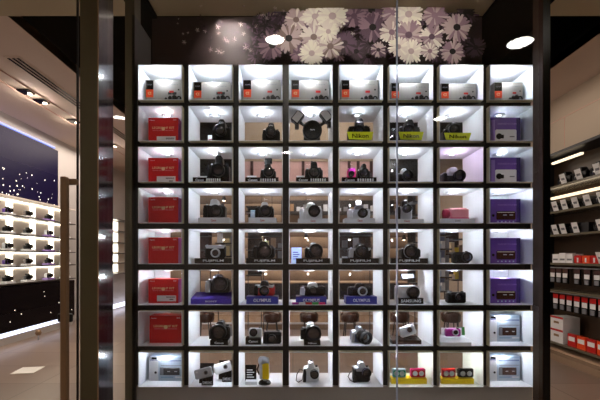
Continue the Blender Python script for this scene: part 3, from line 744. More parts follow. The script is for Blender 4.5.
# upright yellow camcorder on a round base
Y = .06; zf = cell(8, 3)[1]; X = wx(264.8, Y); s_ = (CD + Y) / FP
o = thing('oval_stand', 'glossy black oval base under the upright yellow camcorder', 'display stand', (X, Y, zf))
MB().lathe([(0, 0), (.040, 0), (.042, .008), (.034, .018), (0, .022)], (0, 0, 0), (0, 0, 1), 'gloss_black', 28).build('disc', o)
MB().cyl((0, 0, .020), (0, 0, 1), .01, .012, 'silver').build('stem', o)
o = thing('camcorder', 'upright yellow camcorder with silver head on a black oval base', 'camcorder', (X, Y, zf + .032))
H_ = wz(357.5, Y) - zf - .032
MB().box(-.034, .030, -.02, .025, 0, H_ * .80, 'silver', .008).build('body', o)
MB().box(-.014, .028, -.026, -.0205, .004, H_ * .78, 'yellow', .006).build('screen_lid', o)['label'] = 'bright yellow panel'
MB().lathe([(0, -.03), (.024, -.03), (.028, 0), (.026, .025), (.02, .03), (0, .026)], (-.008, 0, H_ * .86), (-.7, -.5, .2), 'silver', 22).build('lens_head', o)
MB().tube([(-.036, 0, H_ * .2), (-.05, 0, H_ * .45), (-.036, 0, H_ * .7)], .005, 'rubber').build('hand_strap', o)
# SLR pair with straps
def strap(o, pts): MB().tube(pts, .0028, 'dark_grey', 6).build('strap', o)
def round_logo(c, px, py, desc):
    f = cell(8, c)[1]; Y = -CD + (EYE - f) * FP / (py - VY)
    o = thing('round_badge', desc, 'badge', (wx(px, Y), Y, f), (R(-38), 0, 0))
    MB().cyl((0, 0, .021), (0, -1, 0), .021, .003, 'pale_blue', 24).build('disc', o)
    MB().lathe([(.012, .003), (.017, .003), (.017, .0038), (.012, .0038)], (0, 0, .021), (0, -1, 0), 'blue', 24, False).build('ring_print', o)
o = cam(8, 4, 303, 319, 361, .12, 'white reflex camera with black lens and trailing strap, on white floor', hump='white', body='white', top='white', grip='rubber', lens=(314.2, 373, 4.3), name='reflex_camera', d=.06)
strap(o, [(-.05, 0, .07), (-.075, -.01, .08), (-.095, -.02, .05), (-.1, -.03, .01), (-.085, -.04, .004), (-.06, -.045, .02), (-.054, -.02, .05)])
round_logo(4, 309, 379.5, 'round blue badge on the floor in front of the white reflex camera')
o = cam(8, 5, 352.5, 369.5, 361, .12, 'navy-black camera with white crown and strap, bottom row', hump='silver', body='black', top='silver', grip='rubber', lens=(366, 371.5, 4.3), d=.06, lens_ring='blue')
strap(o, [(-.055, 0, .07), (-.075, -.01, .06), (-.09, -.02, .035), (-.075, -.03, .012), (-.05, -.045, .005), (-.035, -.06, .02), (-.05, -.05, .05)])
round_logo(5, 359, 379.5, 'round blue badge on the floor in front of the navy-black camera')
def tough(c, x0, x1, m_, m2, desc, h8):
    X, w_, h_, z = size_from(8, c, x0, x1, 368.3, .08, h8); a = w_ / 2
    o = thing('compact_camera', desc, 'camera', (X, .08, z))
    MB().box(-a, a, -.012, .012, 0, h_, m_, .006).build('body', o)
    MB().box(-a * .9, a * .9, -.0135, -.0122, h_ * .1, h_ * .82, m2, .004).build('face_plate', o)
    for s in (-.42, .42): MB().lathe([(0, 0), (h_ * .30, 0), (h_ * .27, .003), (0, .004)], (a * s, -.0136, h_ * .45), (0, -1, 0), 'silver', 20).build('lens_window', o)
def ystand(c, x0, x1, desc): return plate(8, c, x0, x1, 378, .08, None, desc, m='yellow', name='stand', d=.05, slant=.006)[1]
h8 = ystand(6, 391.5, 427, 'long yellow stand under the pink compact camera')
tough(6, 410.3, 425, 'hot_pink', 'red', 'pink and red compact with two round windows on yellow stand', h8)
tough(6, 392, 405.5, 'pale_blue', 'teal', 'pale teal patterned compact on yellow stand, crossed by the glass joint', h8)
h8 = ystand(7, 441.5, 474, 'long yellow stand under the dark red and black compacts')
tough(7, 441.5, 455, 'red', 'crimson', 'dark red compact with two round windows on yellow stand', h8)
tough(7, 457.5, 473, 'gloss_black', 'dark_grey', 'black compact with two round windows at right end of yellow stand', h8)

# ------------------------------------------------------------------ flower mural above the display wall
YM = .86; MS = (CD + YM) / FP
mx0, mx1, mz0, mz1 = wx(152, YM), wx(482, YM), wz(84, YM), CEIL - .002
mu = thing('flower_mural', 'wide dusky printed mural of pink and white daisies above the display wall', 'mural', (0, YM, 0))
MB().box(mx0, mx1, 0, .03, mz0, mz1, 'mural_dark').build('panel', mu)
b = MB(); lay = [0]
def petal(cx, cz, ang, r0, r1, wd, m_):
    lay[0] += 1; y = -.0006 - .00006 * lay[0]
    dx, dz = math.cos(ang), math.sin(ang); nx, nz = -dz, dx
    pts = []
    for t, k in ((0, .35), (.35, .8), (.7, 1), (.92, .7), (1, 0), (.92, -.7), (.7, -1), (.35, -.8), (0, -.35)):
        rr = r0 + (r1 - r0) * t; pts.append((cx + dx * rr + nx * wd * k, cz + dz * rr + nz * wd * k))
    pts = [(min(max(x, mx0), mx1), y, min(max(z, mz0), mz1)) for x, z in pts]
    b.add(pts, [tuple(range(len(pts)))], m_)
def daisy(px, py, r, shades, centre, n=25, sq=.95):
    cx, cz = wx(px, YM), wz(py, YM); r *= MS; a0 = random.random() * 6
    for k in range(n):
        an = a0 + 2 * PI * k / n + random.uniform(-.07, .07)
        petal(cx, cz, an, r * .15, r * random.uniform(.85, 1.15), r * .105, random.choice(shades))
    lay[0] += 1; y = -.0006 - .00006 * lay[0]
    rc = r * .25
    b.add([(cx + rc * math.cos(2 * PI * k / 12), y, min(cz + rc * sq * math.sin(2 * PI * k / 12), mz1)) for k in range(12)], [tuple(range(12))], centre)
P = ['petal_%d' % i for i in range(8)]
D = [(470, 54, 10, [P[4], P[5]], P[5]), (460, 20, 9, [P[4], P[5]], P[5]), (273, 52, 14, [P[3], P[2], P[3]], P[5]), (343, 50, 12, [P[3], P[4]], P[4]), (369, 18, 14, [P[3], P[2], P[3]], P[5]), (352, 24, 12, [P[2], P[3]], P[3]),
     (370, 35, 14, [P[2], P[3], P[3]], P[5]), (298, 60, 9, [P[2], P[3]], P[3]), (296, 28, 12, [P[0], P[1]], P[6]), (289, 46, 14, [P[1], P[6], P[1]], P[5]), (314, 25, 12, [P[0], P[1], P[7]], P[1]), (313, 45, 13, [P[1], P[0]], P[6]),
     (329, 54, 13, [P[6], P[1], P[0]], P[6]), (331, 25, 15, [P[7], P[0], P[7]], P[1]), (327, 40, 10, [P[7], P[0]], P[1]), (311, 61, 12, [P[7], P[0]], P[1]), (390, 22, 13, [P[1], P[2]], P[2]), (388, 41, 12, [P[0], P[1]], P[2]),
     (375, 58, 8, [P[3], P[1]], P[4]), (429, 25, 13, [P[1], P[2]], P[2]), (404, 24, 14, [P[7], P[0]], P[1]), (404, 44, 14, [P[1], P[2], P[1]], P[3]), (446, 60, 12, [P[1], P[2]], P[5]), (426, 46, 12, [P[1], P[2], P[0]], P[3]),
     (450, 37, 14, [P[1], P[1], P[2]], P[5]), (406, 60, 12, [P[7], P[0]], P[1]), (424, 60, 9, [P[1], P[0]], P[2]), (394, 56, 10, [P[7], P[0]], P[1])]
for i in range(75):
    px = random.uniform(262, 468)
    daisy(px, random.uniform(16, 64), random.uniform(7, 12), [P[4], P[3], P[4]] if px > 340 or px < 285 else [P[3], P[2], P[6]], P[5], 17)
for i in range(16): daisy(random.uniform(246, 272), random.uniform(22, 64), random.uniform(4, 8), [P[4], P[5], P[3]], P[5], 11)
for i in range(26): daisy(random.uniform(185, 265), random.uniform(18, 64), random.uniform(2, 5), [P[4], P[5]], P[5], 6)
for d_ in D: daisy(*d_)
for px, py, r in [(202, 40, 2.2), (209, 41, 2), (221, 37, 2.4), (222, 43, 2), (228, 49, 2.6), (231, 51, 2), (237, 49, 2.6), (189, 52, 2.2), (222, 60, 3), (225, 62, 2.6), (214, 59, 2.6), (243, 35, 2.4), (246, 44, 2), (248, 57, 2.8), (253, 60, 2), (188, 44, 1.2), (183, 34, 1), (184, 30, .8), (193, 43, 1.2), (264, 26, 2.4), (268, 29, 2), (276, 20, 2), (284, 22, 1.6), (246, 18, 1.4), (205, 17, 2), (258, 37, 2), (338, 36, 3), (350, 44, 2)]:
    daisy(px, py, r * 1.1, [P[1], P[6], P[0]], P[1], 6)
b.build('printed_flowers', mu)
for px, YS, pw_, nm in ((228, .60, 26, 'small ceiling spotlight over the dark left half of the mural'), (318, .12, 12, 'small ceiling spotlight above the palest daisies of the mural'), (396, .12, 10, 'added fill spotlight above the middle right daisies of the mural'), (262, .12, 6, 'small ceiling spotlight above the round lamp reflection'), (445, .12, 7, 'added fill spotlight at the dark right end of the mural')):  # right-hand spotlights are added to brighten the mural's dim half
    lx_ = wx(px, .7)
    s_ = thing('picture_spotlight', nm, 'ceiling lamp', (lx_, YS, CEIL))
    MB().lathe([(0, 0), (.03, 0), (.03, .004), (.024, .006)], (0, 0, 0), (0, 0, -1), 'silver', 16).build('rim', s_)
    MB().lathe([(0, 0), (.022, 0)], (0, 0, -.0062), (0, 0, -1), 'shop_bulb', 12, False).build('bulb', s_)
    lamp('picture_light', 'SPOT', (lx_, YS, CEIL - .02), pw_, (1, .9, .8), .02, (R(48 if YS > .5 else 62), 0, 0), 95, 1)

# ------------------------------------------------------------------ mall ceiling lamps (seen reflected in the glass)
def mall_lamp(px, py, rad, desc):
    dep = (CEIL - EYE) * FP / (VY - py); x = (px - VX) * dep / FP; y = 2 * YG - (dep - CD)
    o = thing('ceiling_downlight', desc, 'ceiling lamp', (x, y, CEIL), group='round mall ceiling lamps reflected in the window')
    MB().lathe([(rad, 0), (rad * 1.12, 0), (rad * 1.12, .012), (rad, .012)], (0, 0, 0), (0, 0, -1), 'silver', 28).build('rim', o)
    MB().lathe([(0, 0), (rad, 0), (rad, .006), (0, .012)], (0, 0, -.001), (0, 0, -1), 'mall_bulb', 28).build('diffuser', o)
    lamp('mall_light', 'SPOT', (x, y, CEIL - .016), 75, (1, .87, .72), .008, (0, 0, 0), 160, 1)
mall_lamp(275, 39, .088, 'round white ceiling lamp reflected over the daisies of the mural')
mall_lamp(520, 42, .115, 'round white ceiling lamp reflected at upper right beside the mural')
mall_lamp(119, 117, .085, 'round white ceiling lamp reflected between pillar and display wall')
mall_lamp(287, 152, .10, 'round white ceiling lamp reflected between second and third rows')
mall_lamp(440, 118, .10, 'round white ceiling lamp reflected beside the rightmost yellow sign')

# ------------------------------------------------------------------ left shop wall
def lz(py, Y): return wz(py, Y)
UY0, UY1 = 2.2, wx(0, 0) and 4.50
PY1 = 4.34
MB_ = MB
tag(MB().box(XL + .002, XL + .02, 1.6, PY1, 2.08, 3.06, 'purple_wall').build('wall_panel'), 'glossy midnight purple wall panel dotted with white lights, above the left shelves', 'wall panel')
wp = bpy.data.objects['wall_panel']
b = MB()
for i in range(46):
    y = random.uniform(2.6, 4.25); z = 2.1 + (random.random() ** 1.7) * .42
    b.lathe([(0, 0), (random.uniform(.004, .012), 0)], (XL + .021, y, z), (1, 0, 0), 'spark', 6, False)
b.build('light_dots', wp)
tag(MB().box(XL + .002, XL + .03, 1.6, PY1 - .1, 3.075, 3.10, 'cove_blue').build('cove_light'), 'thin bluish cove light along the top of the purple panel', 'light strip')
su = thing('wall_shelving', 'backlit cream shelving with black shelf edges on the left shop wall', 'shelving', (XL, 3.2, 0))
shz = [.83, 1.07, 1.29, 1.53, 1.79, 2.05]; sy0, sy1 = 1.6 - 3.2, 4.50 - 3.2
MB().box(.004, .02, sy0, sy1, .80, 2.06, 'shelf_back').build('back_panel', su)
for i, z in enumerate(shz): MB().box(.02, .24, sy0, sy1, z - .018, z, 'shelf_edge' if i < 5 else 'shelf_back').build('shelf', su)
ups = [5.66 - 2.5, 6.16 - 2.5, 6.64 - 2.5, 5.17 - 2.5, 4.68 - 2.5]
for y in ups:
    MB().box(.021, .03, y - 3.2 - .06, y - 3.2 + .06, .835, 2.03, 'glow_strip').build('light_panel', su)['label'] = 'glowing white upright panel'
for i in range(5): MB().box(.03, .05, sy0, sy1, shz[i + 1] - .034, shz[i + 1] - .0185, 'glow_strip').build('shelf_fill_glow', su)  # added glow strips that brighten the shelf bays
bc = thing('base_cabinet', 'glossy black cabinet below the backlit shelves on the left wall', 'cabinet', (XL, 3.2, .17))
MB().box(.002, .24, sy0, sy1 - .04, 0, .62, 'cabinet_dark').build('body', bc)
b = MB()
for i in range(12): b.lathe([(0, 0), (.008, 0)], (.2405, random.uniform(-.4, 1.2), random.uniform(.1, .5)), (1, 0, 0), 'spark', 6, False)
b.build('spark_lights', bc)
tag(MB().box(XL + .02, XL + .2, 1.6, 4.46, .10, .14, 'led').build('plinth_light'), 'glowing white strip along the floor under the black cabinet', 'light strip')
tag(MB().box(XL + .002, XL + .22, 1.6, 4.46, .0, .099, 'pale_wall').build('plinth'), 'low pale plinth along the foot of the left wall', 'plinth')
rowname = ['lowest', 'second-lowest', 'middle', 'second-highest', 'highest']
bays = [(2.98, 'nearest'), (3.40, 'second nearest'), (3.90, 'third nearest'), (4.36, 'farthest')]
bodies = ['black', 'dark_grey', 'silver', 'black', 'brown_glass', 'black', 'white', 'black', 'purple']
k = 0
for ri in range(5):
    for (y, bn) in bays:
        k += 1; bm_ = bodies[(k * 5 + ri) % len(bodies)]
        sz = shz[ri] + .03
        nm_p = thing('plinth', 'small %s block in the %s bay of the %s left-wall shelf' % ('violet' if bn.startswith('third') else 'white', bn, rowname[ri]), 'display stand', (XL + .13, y, shz[ri]))
        MB().box(-.05, .05, -.09, .09, 0, .03, 'violet_print' if bn.startswith('third') else 'card_white').build('block', nm_p)
        camera_thing('display_camera', '%s camera, %s bay of the %s left-wall shelf' % ({'black': 'small black', 'dark_grey': 'small dark grey', 'silver': 'small silver', 'brown_glass': 'small brown', 'white': 'small white', 'purple': 'small purple'}[bm_], bn, rowname[ri]), 'camera', (XL + .12, y, sz), .13, .085, d=.05, body=bm_, hump=('black' if k % 3 else None), lens=(0.01, .04, .032), lens_len=.04, rot=(0, 0, R(90)), group='cameras on the left wall shelves')
tag(MB().box(XL + .10, XL + .18, 3.32, 3.48, shz[0], shz[0] + .02, 'red').build('red_tray'), 'flat red tray on the lowest left-wall shelf', 'tray') if False else None

# far shelves seen between pillar and display wall
fs = thing('wall_shelving', 'narrow lit shelving deep in the shop, seen between pillar and display wall', 'shelving', (XL, 6.4, 0))
MB().box(.004, .02, -.5, .6, .80, 2.06, 'shelf_back').build('back_panel', fs)
for i, z in enumerate(shz): MB().box(.02, .24, -.5, .6, z - .018, z, 'shelf_edge').build('shelf', fs)
for i in range(5):
    MB().box(.021, .03, -.15, .25, shz[i] + .03, shz[i + 1] - .04, 'glow_strip').build('light_panel', fs)
tag(MB().box(XL + .02, XL + .2, 5.6, 7.4, .06, .11, 'led').build('plinth_light'), 'far glowing strip at floor level seen between pillar and display wall', 'light strip')

# ceiling details on the left
av = thing('air_vent', 'long linear air vent with three black slots in the left ceiling', 'air vent', (-2.905, 3.5, CEIL))
MB().box(-.085, .085, -1.98, 3.2, -.004, -.0005, 'ceiling').build('frame', av)
for i in range(3): MB().box(-.066 + .048 * i, -.038 + .048 * i, -1.95, 3.15, -.0065, -.0045, 'gloss_black').build('slot', av)
ch = thing('light_channel', 'shallow recessed light channel along the left ceiling', 'light fixture', (-3.33, 3.6, CEIL))
MB().box(-.10, -.095, -2.4, 3.5, -.012, -.0005, 'lip').build('edge', ch); MB().box(.095, .10, -2.4, 3.5, -.012, -.0005, 'lip').build('edge', ch)
for y, nm in ((2.36, 'nearest black spotlight in the left ceiling channel'), (2.66, 'second black spotlight in the left ceiling channel, with glowing rim'), (3.42, 'third spotlight in the left ceiling channel, close to the pillar'), (4.7, 'farthest spotlight in the left ceiling channel')):
    s_ = thing('ceiling_spotlight', nm, 'ceiling lamp', (-3.33, y, CEIL), group='spotlights in the left ceiling channel')
    MB().box(-.07, .07, -.07, .07, -.02, -.001, 'gloss_black', .0).build('housing', s_)
    MB().lathe([(0, 0), (.022, 0), (.026, .006)], (.03, .03, -.021), (0, 0, -1), 'shop_bulb', 16).build('bulb', s_)
    lamp('channel_light', 'POINT', (-3.33, y, CEIL - .07), 3.0, WARM, .01)
# floor details
fb = tag(MB().box(-.11, .11, -.12, .12, 0.0005, .006, 'paper').build('floor_plate', None, (-2.80, 1.62, 0), (0, 0, R(8))), 'small pale rectangular plate lying on the tiled floor inside the door', 'floor plate')
gp = thing('glass_clamp', 'small round metal clamp at the foot of the left wall glass', 'clamp', (XL + .45, 2.9 + .25, 0))
MB().cyl((0, 0, 0), (0, 0, 1), .008, .06, 'silver').build('stem', gp); MB().lathe([(0, -.045), (.03, -.035), (.045, 0), (.03, .035), (0, .045)], (0, 0, .105), (0, 0, 1), 'bronze', 18).build('knob', gp)
for i, yy in enumerate((3.55 - .1, 3.2 - .25)): pass

# ------------------------------------------------------------------ right shop wall : glass display cabinet
CYa, CYb = 1.25, 2.62
XF = XR - .30
# measured against the front plane of the cabinet
def rz(s): return EYE + s * (XF)          # height of a line whose image slope towards the vanishing point is s
rc = thing('wall_cabinet', 'tall dark glass cabinet with lit shelves on the right shop wall', 'cabinet', (XF, 2.3, 0))
y0, y1 = CYa - 2.3, CYb - 2.3
top = rz(.40)
MB().box(.28, .295, y0, y1, .06, top, 'cabinet_back').build('back_panel', rc)
MB().box(0, .295, y0, y1, top - .03, top, 'dark_grey').build('top_panel', rc)
MB().box(0, .295, y0 - .02, y0, .06, top, 'dark_grey').build('end_panel', rc)
MB().box(0, .295, y1, y1 + .02, .06, top, 'dark_grey').build('end_panel', rc)
RS = [rz(.272), rz(.175), rz(.086), rz(-.022), rz(-.125), rz(-.325)]
for i, z in enumerate(RS): MB().box(0.002, .279, y0, y1, z - .025, z, 'shelf_glass').build('shelf', rc)
MB().box(.10, .13, -.45 + .05, .10, rz(.372) - .012, rz(.372) + .012, 'tube_warm').build('tube_light', rc)['label'] = 'short warm glowing tube near the top'
MB().box(.22, .25, y0 + .02, y1 - .02, 1.945, 1.975, 'tube_warm').build('tube_light', rc)['label'] = 'long warm glowing tube'
MB().box(0, .295, y0, y1, 0.0, .059, 'wood_beige').build('plinth', rc)
MB().box(.001, .279, y0, y1, .06, .062 + .03, 'wood_beige').build('bottom_panel', rc)
MB().box(-.12, -.002, y0, y1 + .0, 0, .075, 'beige_glossy').build('kick_step', rc)
for yy in (2.3,): lamp('cabinet_light', 'AREA', (XF - .35, yy - .3, 3.1), 3.2, WARM, .5, (0, R(-25), 0), sizey=1.6)
posn = ['nearest', 'second nearest', 'third nearest', 'fourth nearest', 'fifth nearest']
levels = ['top', 'second', 'third', 'fourth']
def shelf_card(y, z, desc, s=1.0):
    o = thing('price_card', desc, 'card', (XF + .045, y, z), (0, R(-18), 0), group='white price cards on the right cabinet shelves')
    MB().box(0, .003, -.045 * s, .045 * s, 0, .125 * s, 'card_white').build('sheet', o)
    b = MB(); b.box(-.001, -.0003, -.028 * s, .028 * s, .05 * s, .075 * s, 'grey'); b.build('printed_lines', o)
for li, ysr in enumerate(([1.60, 1.87, 2.12], [1.55, 1.74, 1.92, 2.10, 2.26], [1.56, 1.92, 2.12, 2.26])):
    for ci, y in enumerate(ysr):
        shelf_card(y - .03, RS[li], 'leaning white price card, %s on the %s shelf of the right cabinet' % (posn[ci], levels[li]))
        gap = .2 if li == 0 else .15
        camera_thing('display_camera', 'black camera behind a card, %s on the %s right cabinet shelf' % (posn[ci], levels[li]), 'camera', (XF + .17, y + .09, RS[li]), gap - .01, .17 if li == 0 else .13, d=.08, hump='black' if ci != 1 else 'dark_grey', lens=(0, .055, .042), lens_ring='silver' if ci % 2 else None, rot=(0, 0, R(-90)), group='cameras in the right cabinet')
tag(MB().box(XF + .06, XF + .25, 1.735, 1.855, RS[2], RS[2] + .11, 'dark_grey').build('camera_case'), 'dark squarish case between cards on the third right shelf', 'case')
for ci, y in enumerate((2.24, 2.12, 2.0)):
    o = thing('lens_box', 'white box on the fourth right shelf, %s one from the pillar' % ['first', 'second', 'third'][ci], 'box', (XF + .10, y, RS[3]), group='white boxes on the fourth right shelf')
    MB().box(-.06, .06, -.055, .055, 0, .105 + .012 * (ci % 2), 'card_white').build('carton', o); MB().box(-.0615, -.0602, -.04, .04, .03, .05, 'grey').build('printed_band', o)
for ci, y in enumerate((1.87, 1.75, 1.63)):
    o = thing('accessory_box', 'red box on the fourth right shelf, %s beyond the white boxes' % ['first', 'second', 'third'][ci], 'box', (XF + .10, y, RS[3]), group='red boxes on the fourth right shelf')
    MB().box(-.06, .06, -.055, .055, 0, .085, 'orange' if ci % 2 else 'red').build('carton', o); MB().box(-.0615, -.0602, -.012, .012, .01, .06, 'card_white').build('printed_band', o)
shelf_card(1.53, RS[3], 'white price card at the near end of the red boxes')
# hanging blister packs under the fourth shelf
def hang_row(zt, ys, h_, mband, desc, grp, rail):
    o = thing('hanging_rail', 'thin metal bar carrying each ' + desc.replace(' with white label', '').replace(' and white label', ''), 'rail', (XF + .08, 2.3, zt)); MB().box(-.006, .006, y0 + .02, y1 - .02, -.006, .006, 'silver').build('bar', o)
    for i, y in enumerate(ys):
        p = thing('blister_pack', '%s %s' % (['first', 'second', 'third', 'fourth', 'fifth', 'sixth', 'seventh', 'eighth', 'ninth', 'tenth', 'eleventh'][i] + ' from the near end,', desc), 'packet', (XF + .055, y, zt - h_ - .012), group=grp)
        MB().box(-.008, .008, -.045, .045, 0, h_, 'black').build('backing_card', p)
        MB().box(-.0095, -.0082, -.045, .045, h_ * .72, h_, mband).build('header', p)
        MB().box(-.0125, -.0096, -.038, .038, h_ * .40, h_ * .70, 'card_white').build('price_label', p)
        MB().box(-.018, -.0082, -.03, .03, h_ * .05, h_ * .34, 'grey', .003).build('blister', p)
hang_row(RS[3] - .06, [1.45, 1.60, 1.74, 1.89, 2.08, 2.19, 2.30], .17, 'maroon', 'black packet with white label, upper peg row', 'packets on the upper peg row', 0)
hang_row(RS[4] - .04, [1.42 + .118 * i for i in range(8)], .19, 'red', 'red-topped packet, lower peg row', 'packets on the lower peg row', 0)
for i, (y, z, nm) in enumerate([(2.19, RS[5] + .16, 'upper'), (2.19, RS[5], 'lower')]):
    o = thing('product_carton', 'white carton with red top edge at the back of the cabinet bottom, %s one' % nm, 'carton', (XF + .12, y, z), group='white cartons low in the right cabinet')
    h_ = .15 if i == 0 else .159
    MB().box(-.10, .10, -.11, .11, 0, h_, 'card_white').build('box', o); MB().box(-.1015, -.1002, -.11, .11, h_ * .85, h_, 'red').build('red_edge', o)
    MB().box(-.1015, -.1002, -.04, .05, h_ * .45, h_ * .62, 'bronze').build('print', o)
for i in range(4):
    y = 1.53 + .145 * i
    o = thing('accessory_packet', 'red packet with white label low in the right cabinet, %s from the viewer' % (['first', 'second', 'third', 'fourth', 'fifth', 'sixth', 'seventh', 'eighth'][i]), 'packet', (XF + .06, y, RS[5]), group='red packets low in the right cabinet')
    MB().box(-.02, .02, -.065, .065, 0, .14, 'red' if i % 2 else 'orange').build('packet', o); MB().box(-.0215, -.0202, -.05, .05, .06, .11, 'card_white').build('label_sticker', o)
# wall cladding seams above the cabinet
for i, z in enumerate((2.98,)): slab('trim_8', XR - .004, XR, .9, YB, z - .004, z + .004, 'lip')
slab('trim_9', XR - .004, XR, 2.45, 2.458, 2.6, 2.976, 'lip')

# ------------------------------------------------------------------ shop interior seen through the cubby backs
YH = 2.6
hb_ = thing('hanging_bulkhead', 'tan bulkhead with pink cloth panels hanging in the middle of the shop', 'bulkhead', (0, YH, 0))
MB().box(wx(243, YH), wx(374, YH), 0, .06, 2.45, CEIL + .6195, 'tan').build('upper_panel', hb_)
MB().box(wx(243, YH), wx(374, YH), 0, .06, 2.0, 2.12, 'tan').build('lower_rail', hb_)
MB().box(wx(243, YH), wx(374, YH), .01, .05, 2.12, 2.45, 'pink_cloth').build('cloth_panel', hb_)['label'] = 'pink cloth panel'
for px in (252, 266, 303, 312, 333, 349, 358, 371): MB().box(wx(px, YH) - .018, wx(px, YH) + .018, -.02, -.0005, 2.13, 2.45, 'maroon').build('post', hb_)
hs = thing('product_ledge', 'dark high ledge packed with glinting goods on the far shop wall', 'ledge', (1.0, 7.2, 0))
MB().box(-1.3, 1.6, 0, .38, 2.28, 2.34, 'dark_grey').build('board', hs)
MB().box(-1.3, 1.6, .36, .38, 2.34, 2.66, 'dark_grey').build('back', hs)
MB().box(-1.3, 1.6, .381, .40, 2.28, 2.34, 'dark_grey').build('wall_rail', hs)
k = 0
for i in range(16):
    x = 1.0 - 1.2 + .17 * i
    o = tag(MB().box(-.05, .05, -.04, .04, 0, random.uniform(.08, .2), random.choice(['silver', 'grey', 'pale_blue', 'card_white', 'bronze'])).build('boxed_goods', None, (x, 7.35, 2.3405)), 'small glinting packet on the dark high ledge at the far wall', 'packet', 'packets on the far ledge')
tag(MB().box(-1.1, 2.2, 4.9, 5.4, .40, .70, 'dark_grey').build('display_bench'), 'long dark bench standing mid-shop behind the display wall', 'bench')
bb = bpy.data.objects['display_bench']
for x in (-1.0, 2.05): MB().box(x, x + .08, 4.95, 5.35, 0, .4, 'gloss_black').build('leg', bb)
MB().box(-1.12, 2.22, 4.88, 5.42, .701, .72, 'wood_beige').build('bench_top', bb)
def rack(px0, px1, z0, z1, Y, m_, desc, goods, legs=True):
    x0, x1 = wx(px0, Y), wx(px1, Y); X = (x0 + x1) / 2; a = (x1 - x0) / 2
    o = thing('display_rack', desc, 'rack', (X, Y, 0))
    MB().box(-a, a, .25, .28, z0, z1, m_).build('back_panel', o)
    zz = z0; n = 0
    while zz < z1 - .05:
        MB().box(-a, a, 0, .249, zz, zz + .02, 'frame_black').build('shelf', o); zz += .2; n += 1
    MB().box(-a, a, 0, .249, z1 - .02, z1, 'frame_black').build('shelf', o)
    if legs:
        for s in (-a, a - .02): MB().box(s, s + .012, .235, .247, 0, z0, 'dark_grey').build('leg', o)
    if goods:
        for i in range(n):
            if z0 + .2 * i + .19 > z1: continue
            for j in range(3):
                gx = X - a * .66 + j * a * .66
                tag(MB().box(-min(.04, a * .28), min(.04, a * .28), -.03, .03, 0, .07 + .04 * ((i + j) % 3), goods[(i * 3 + j) % len(goods)]).build('boxed_goods', None, (gx, Y + .12, z0 + .0205 + .2 * i)), 'small packet standing on the ' + desc, 'packet', 'packets on the ' + desc)
tag(MB().box(-1.5, 2.2, 3.95, 4.8, 0, .12, 'beige_glossy').build('low_platform'), 'low brown platform with a pale edge in the middle of the shop', 'platform')
MB().box(-1.5, 2.2, 3.935, 3.949, .09, .12, 'card_white').build('edge_strip', bpy.data.objects['low_platform'])
rack(246, 261, .9, 2.0, 3.6, 'gloss_black', 'tall dark rack seen through the third-column cubbyholes', None)
rack(262, 284, 1.12, 1.62, 3.4, 'brown_glass', 'low brown rack seen behind the all-black zoom camera', ['gold', 'bronze', 'grey'])
rack(340, 374, 1.12, 1.62, 3.3, 'brown_glass', 'brown rack seen behind the white-streaked zoom camera', ['silver', 'maroon', 'gold', 'grey'])
rack(413, 421, 0.8, 2.3, 3.2, 'gloss_black', 'narrow black rack seen behind the sixth column', None)
rack(440, 452, 0.7, 1.62, 3.0, 'steel_blue', 'bluish glass rack seen behind the small black compact', ['pale_blue', 'card_white', 'grey'])
rack(453, 466, 0.85, 1.62, 3.2, 'brown_glass', 'brown rack with yellow goods seen behind the seventh column', ['gold', 'yellow', 'bronze'])
rack(196, 208, 1.1, 1.62, 3.1, 'maroon', 'maroon rack seen behind the silver retro camera', None)
rack(215, 236, 1.0, 1.62, 3.5, 'tan', 'cream rack of boxed goods seen behind the silver retro camera', ['card_white', 'gold', 'grey'])
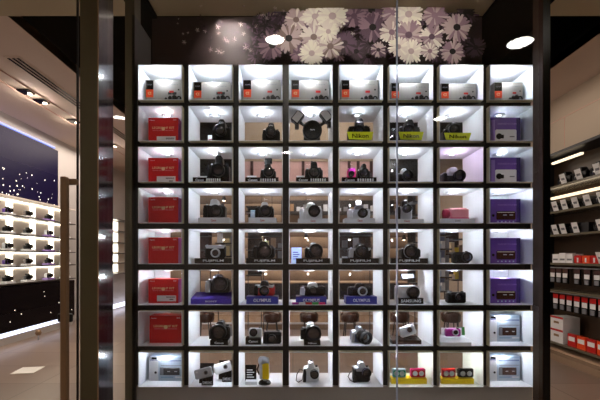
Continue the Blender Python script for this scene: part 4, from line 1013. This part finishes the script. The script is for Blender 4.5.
# dark upper panels behind columns 2, 6 and 7
tag(MB().box(wx(196, 2.2), wx(242, 2.2), 2.2, 2.26, 1.98, CEIL + .6195, 'gloss_black').build('dark_screen'), 'large black hanging screen seen behind the upper second column', 'screen')
tag(MB().box(wx(388, 2.2), wx(424, 2.2), 2.2, 2.26, 2.0, CEIL + .6195, 'gloss_black').build('dark_screen'), 'large black hanging screen seen behind the upper sixth column', 'screen')
tag(MB().box(wx(434, 2.2), wx(470, 2.2), 2.2, 2.26, 2.42, CEIL + .6195, 'gloss_black').build('dark_screen'), 'black hanging screen seen behind the rightmost yellow sign', 'screen')
tag(MB().box(wx(434, 2.3), wx(470, 2.3), 2.3, 2.34, 1.98, CEIL + .6195, 'tan').build('tan_screen'), 'tan hanging screen behind the pink-lit cubbyhole', 'screen')

# added dark shapes mimicking product reflections, and pendant lamps, glimpsed through the back glass
for px, nm in ((205, 'second'), (272, 'third'), (309, 'fourth'), (350, 'fifth'), (400, 'sixth'), (451, 'seventh')):
    Ys = 2.75
    o = thing('stand_in', 'added dark reflection stool seen behind the %s column near the bottom' % nm, 'stand_in', (wx(px, Ys), Ys, 0))
    MB().lathe([(0, 0), (.11, 0), (.125, .02), (.125, .10), (.10, .13), (0, .135)], (0, 0, .33), (0, 0, 1), 'brown_glass', 20).build('seat', o)
    for an in (45, 135, 225, 315):
        ca, sa = math.cos(R(an)), math.sin(R(an))
        MB().tube([(ca * .08, sa * .08, .34), (ca * .13, sa * .13, 0)], .008, 'dark_grey', 6).build('leg', o)
for px, py, Yp, nm in ((224, 201, 5, 'above the navy-black camera'), (236, 197, 5.6, 'right of the navy-black camera'), (334, 197, 5.2, 'right of the all-white camera'), (262, 236, 4.4, 'behind the all-black zoom camera'), (272, 240, 4.8, 'right behind the all-black zoom camera'), (306, 238, 4.6, 'behind the lit card'), (360, 236, 4.4, 'behind the white-streaked zoom camera'), (404, 240, 4.5, 'beside the pale glass joint')):
    z = wz(py, Yp); o = thing('pendant_lamp', 'tiny black pendant lamp deep in the shop, ' + nm, 'ceiling lamp', (wx(px, Yp), Yp, z))
    MB().cyl((0, 0, .08), (0, 0, 1), .004, CEIL + .6195 - z - .08, 'gloss_black', 6).build('cord', o)
    MB().lathe([(.02, .09), (.05, 0), (.046, 0), (.018, .08)], (0, 0, 0), (0, 0, 1), 'gloss_black', 14).build('lamp_shade', o)
    MB().lathe([(0, -.012), (.028, 0), (.028, .03), (0, .04)], (0, 0, 0), (0, 0, 1), 'shop_bulb', 12).build('bulb', o)
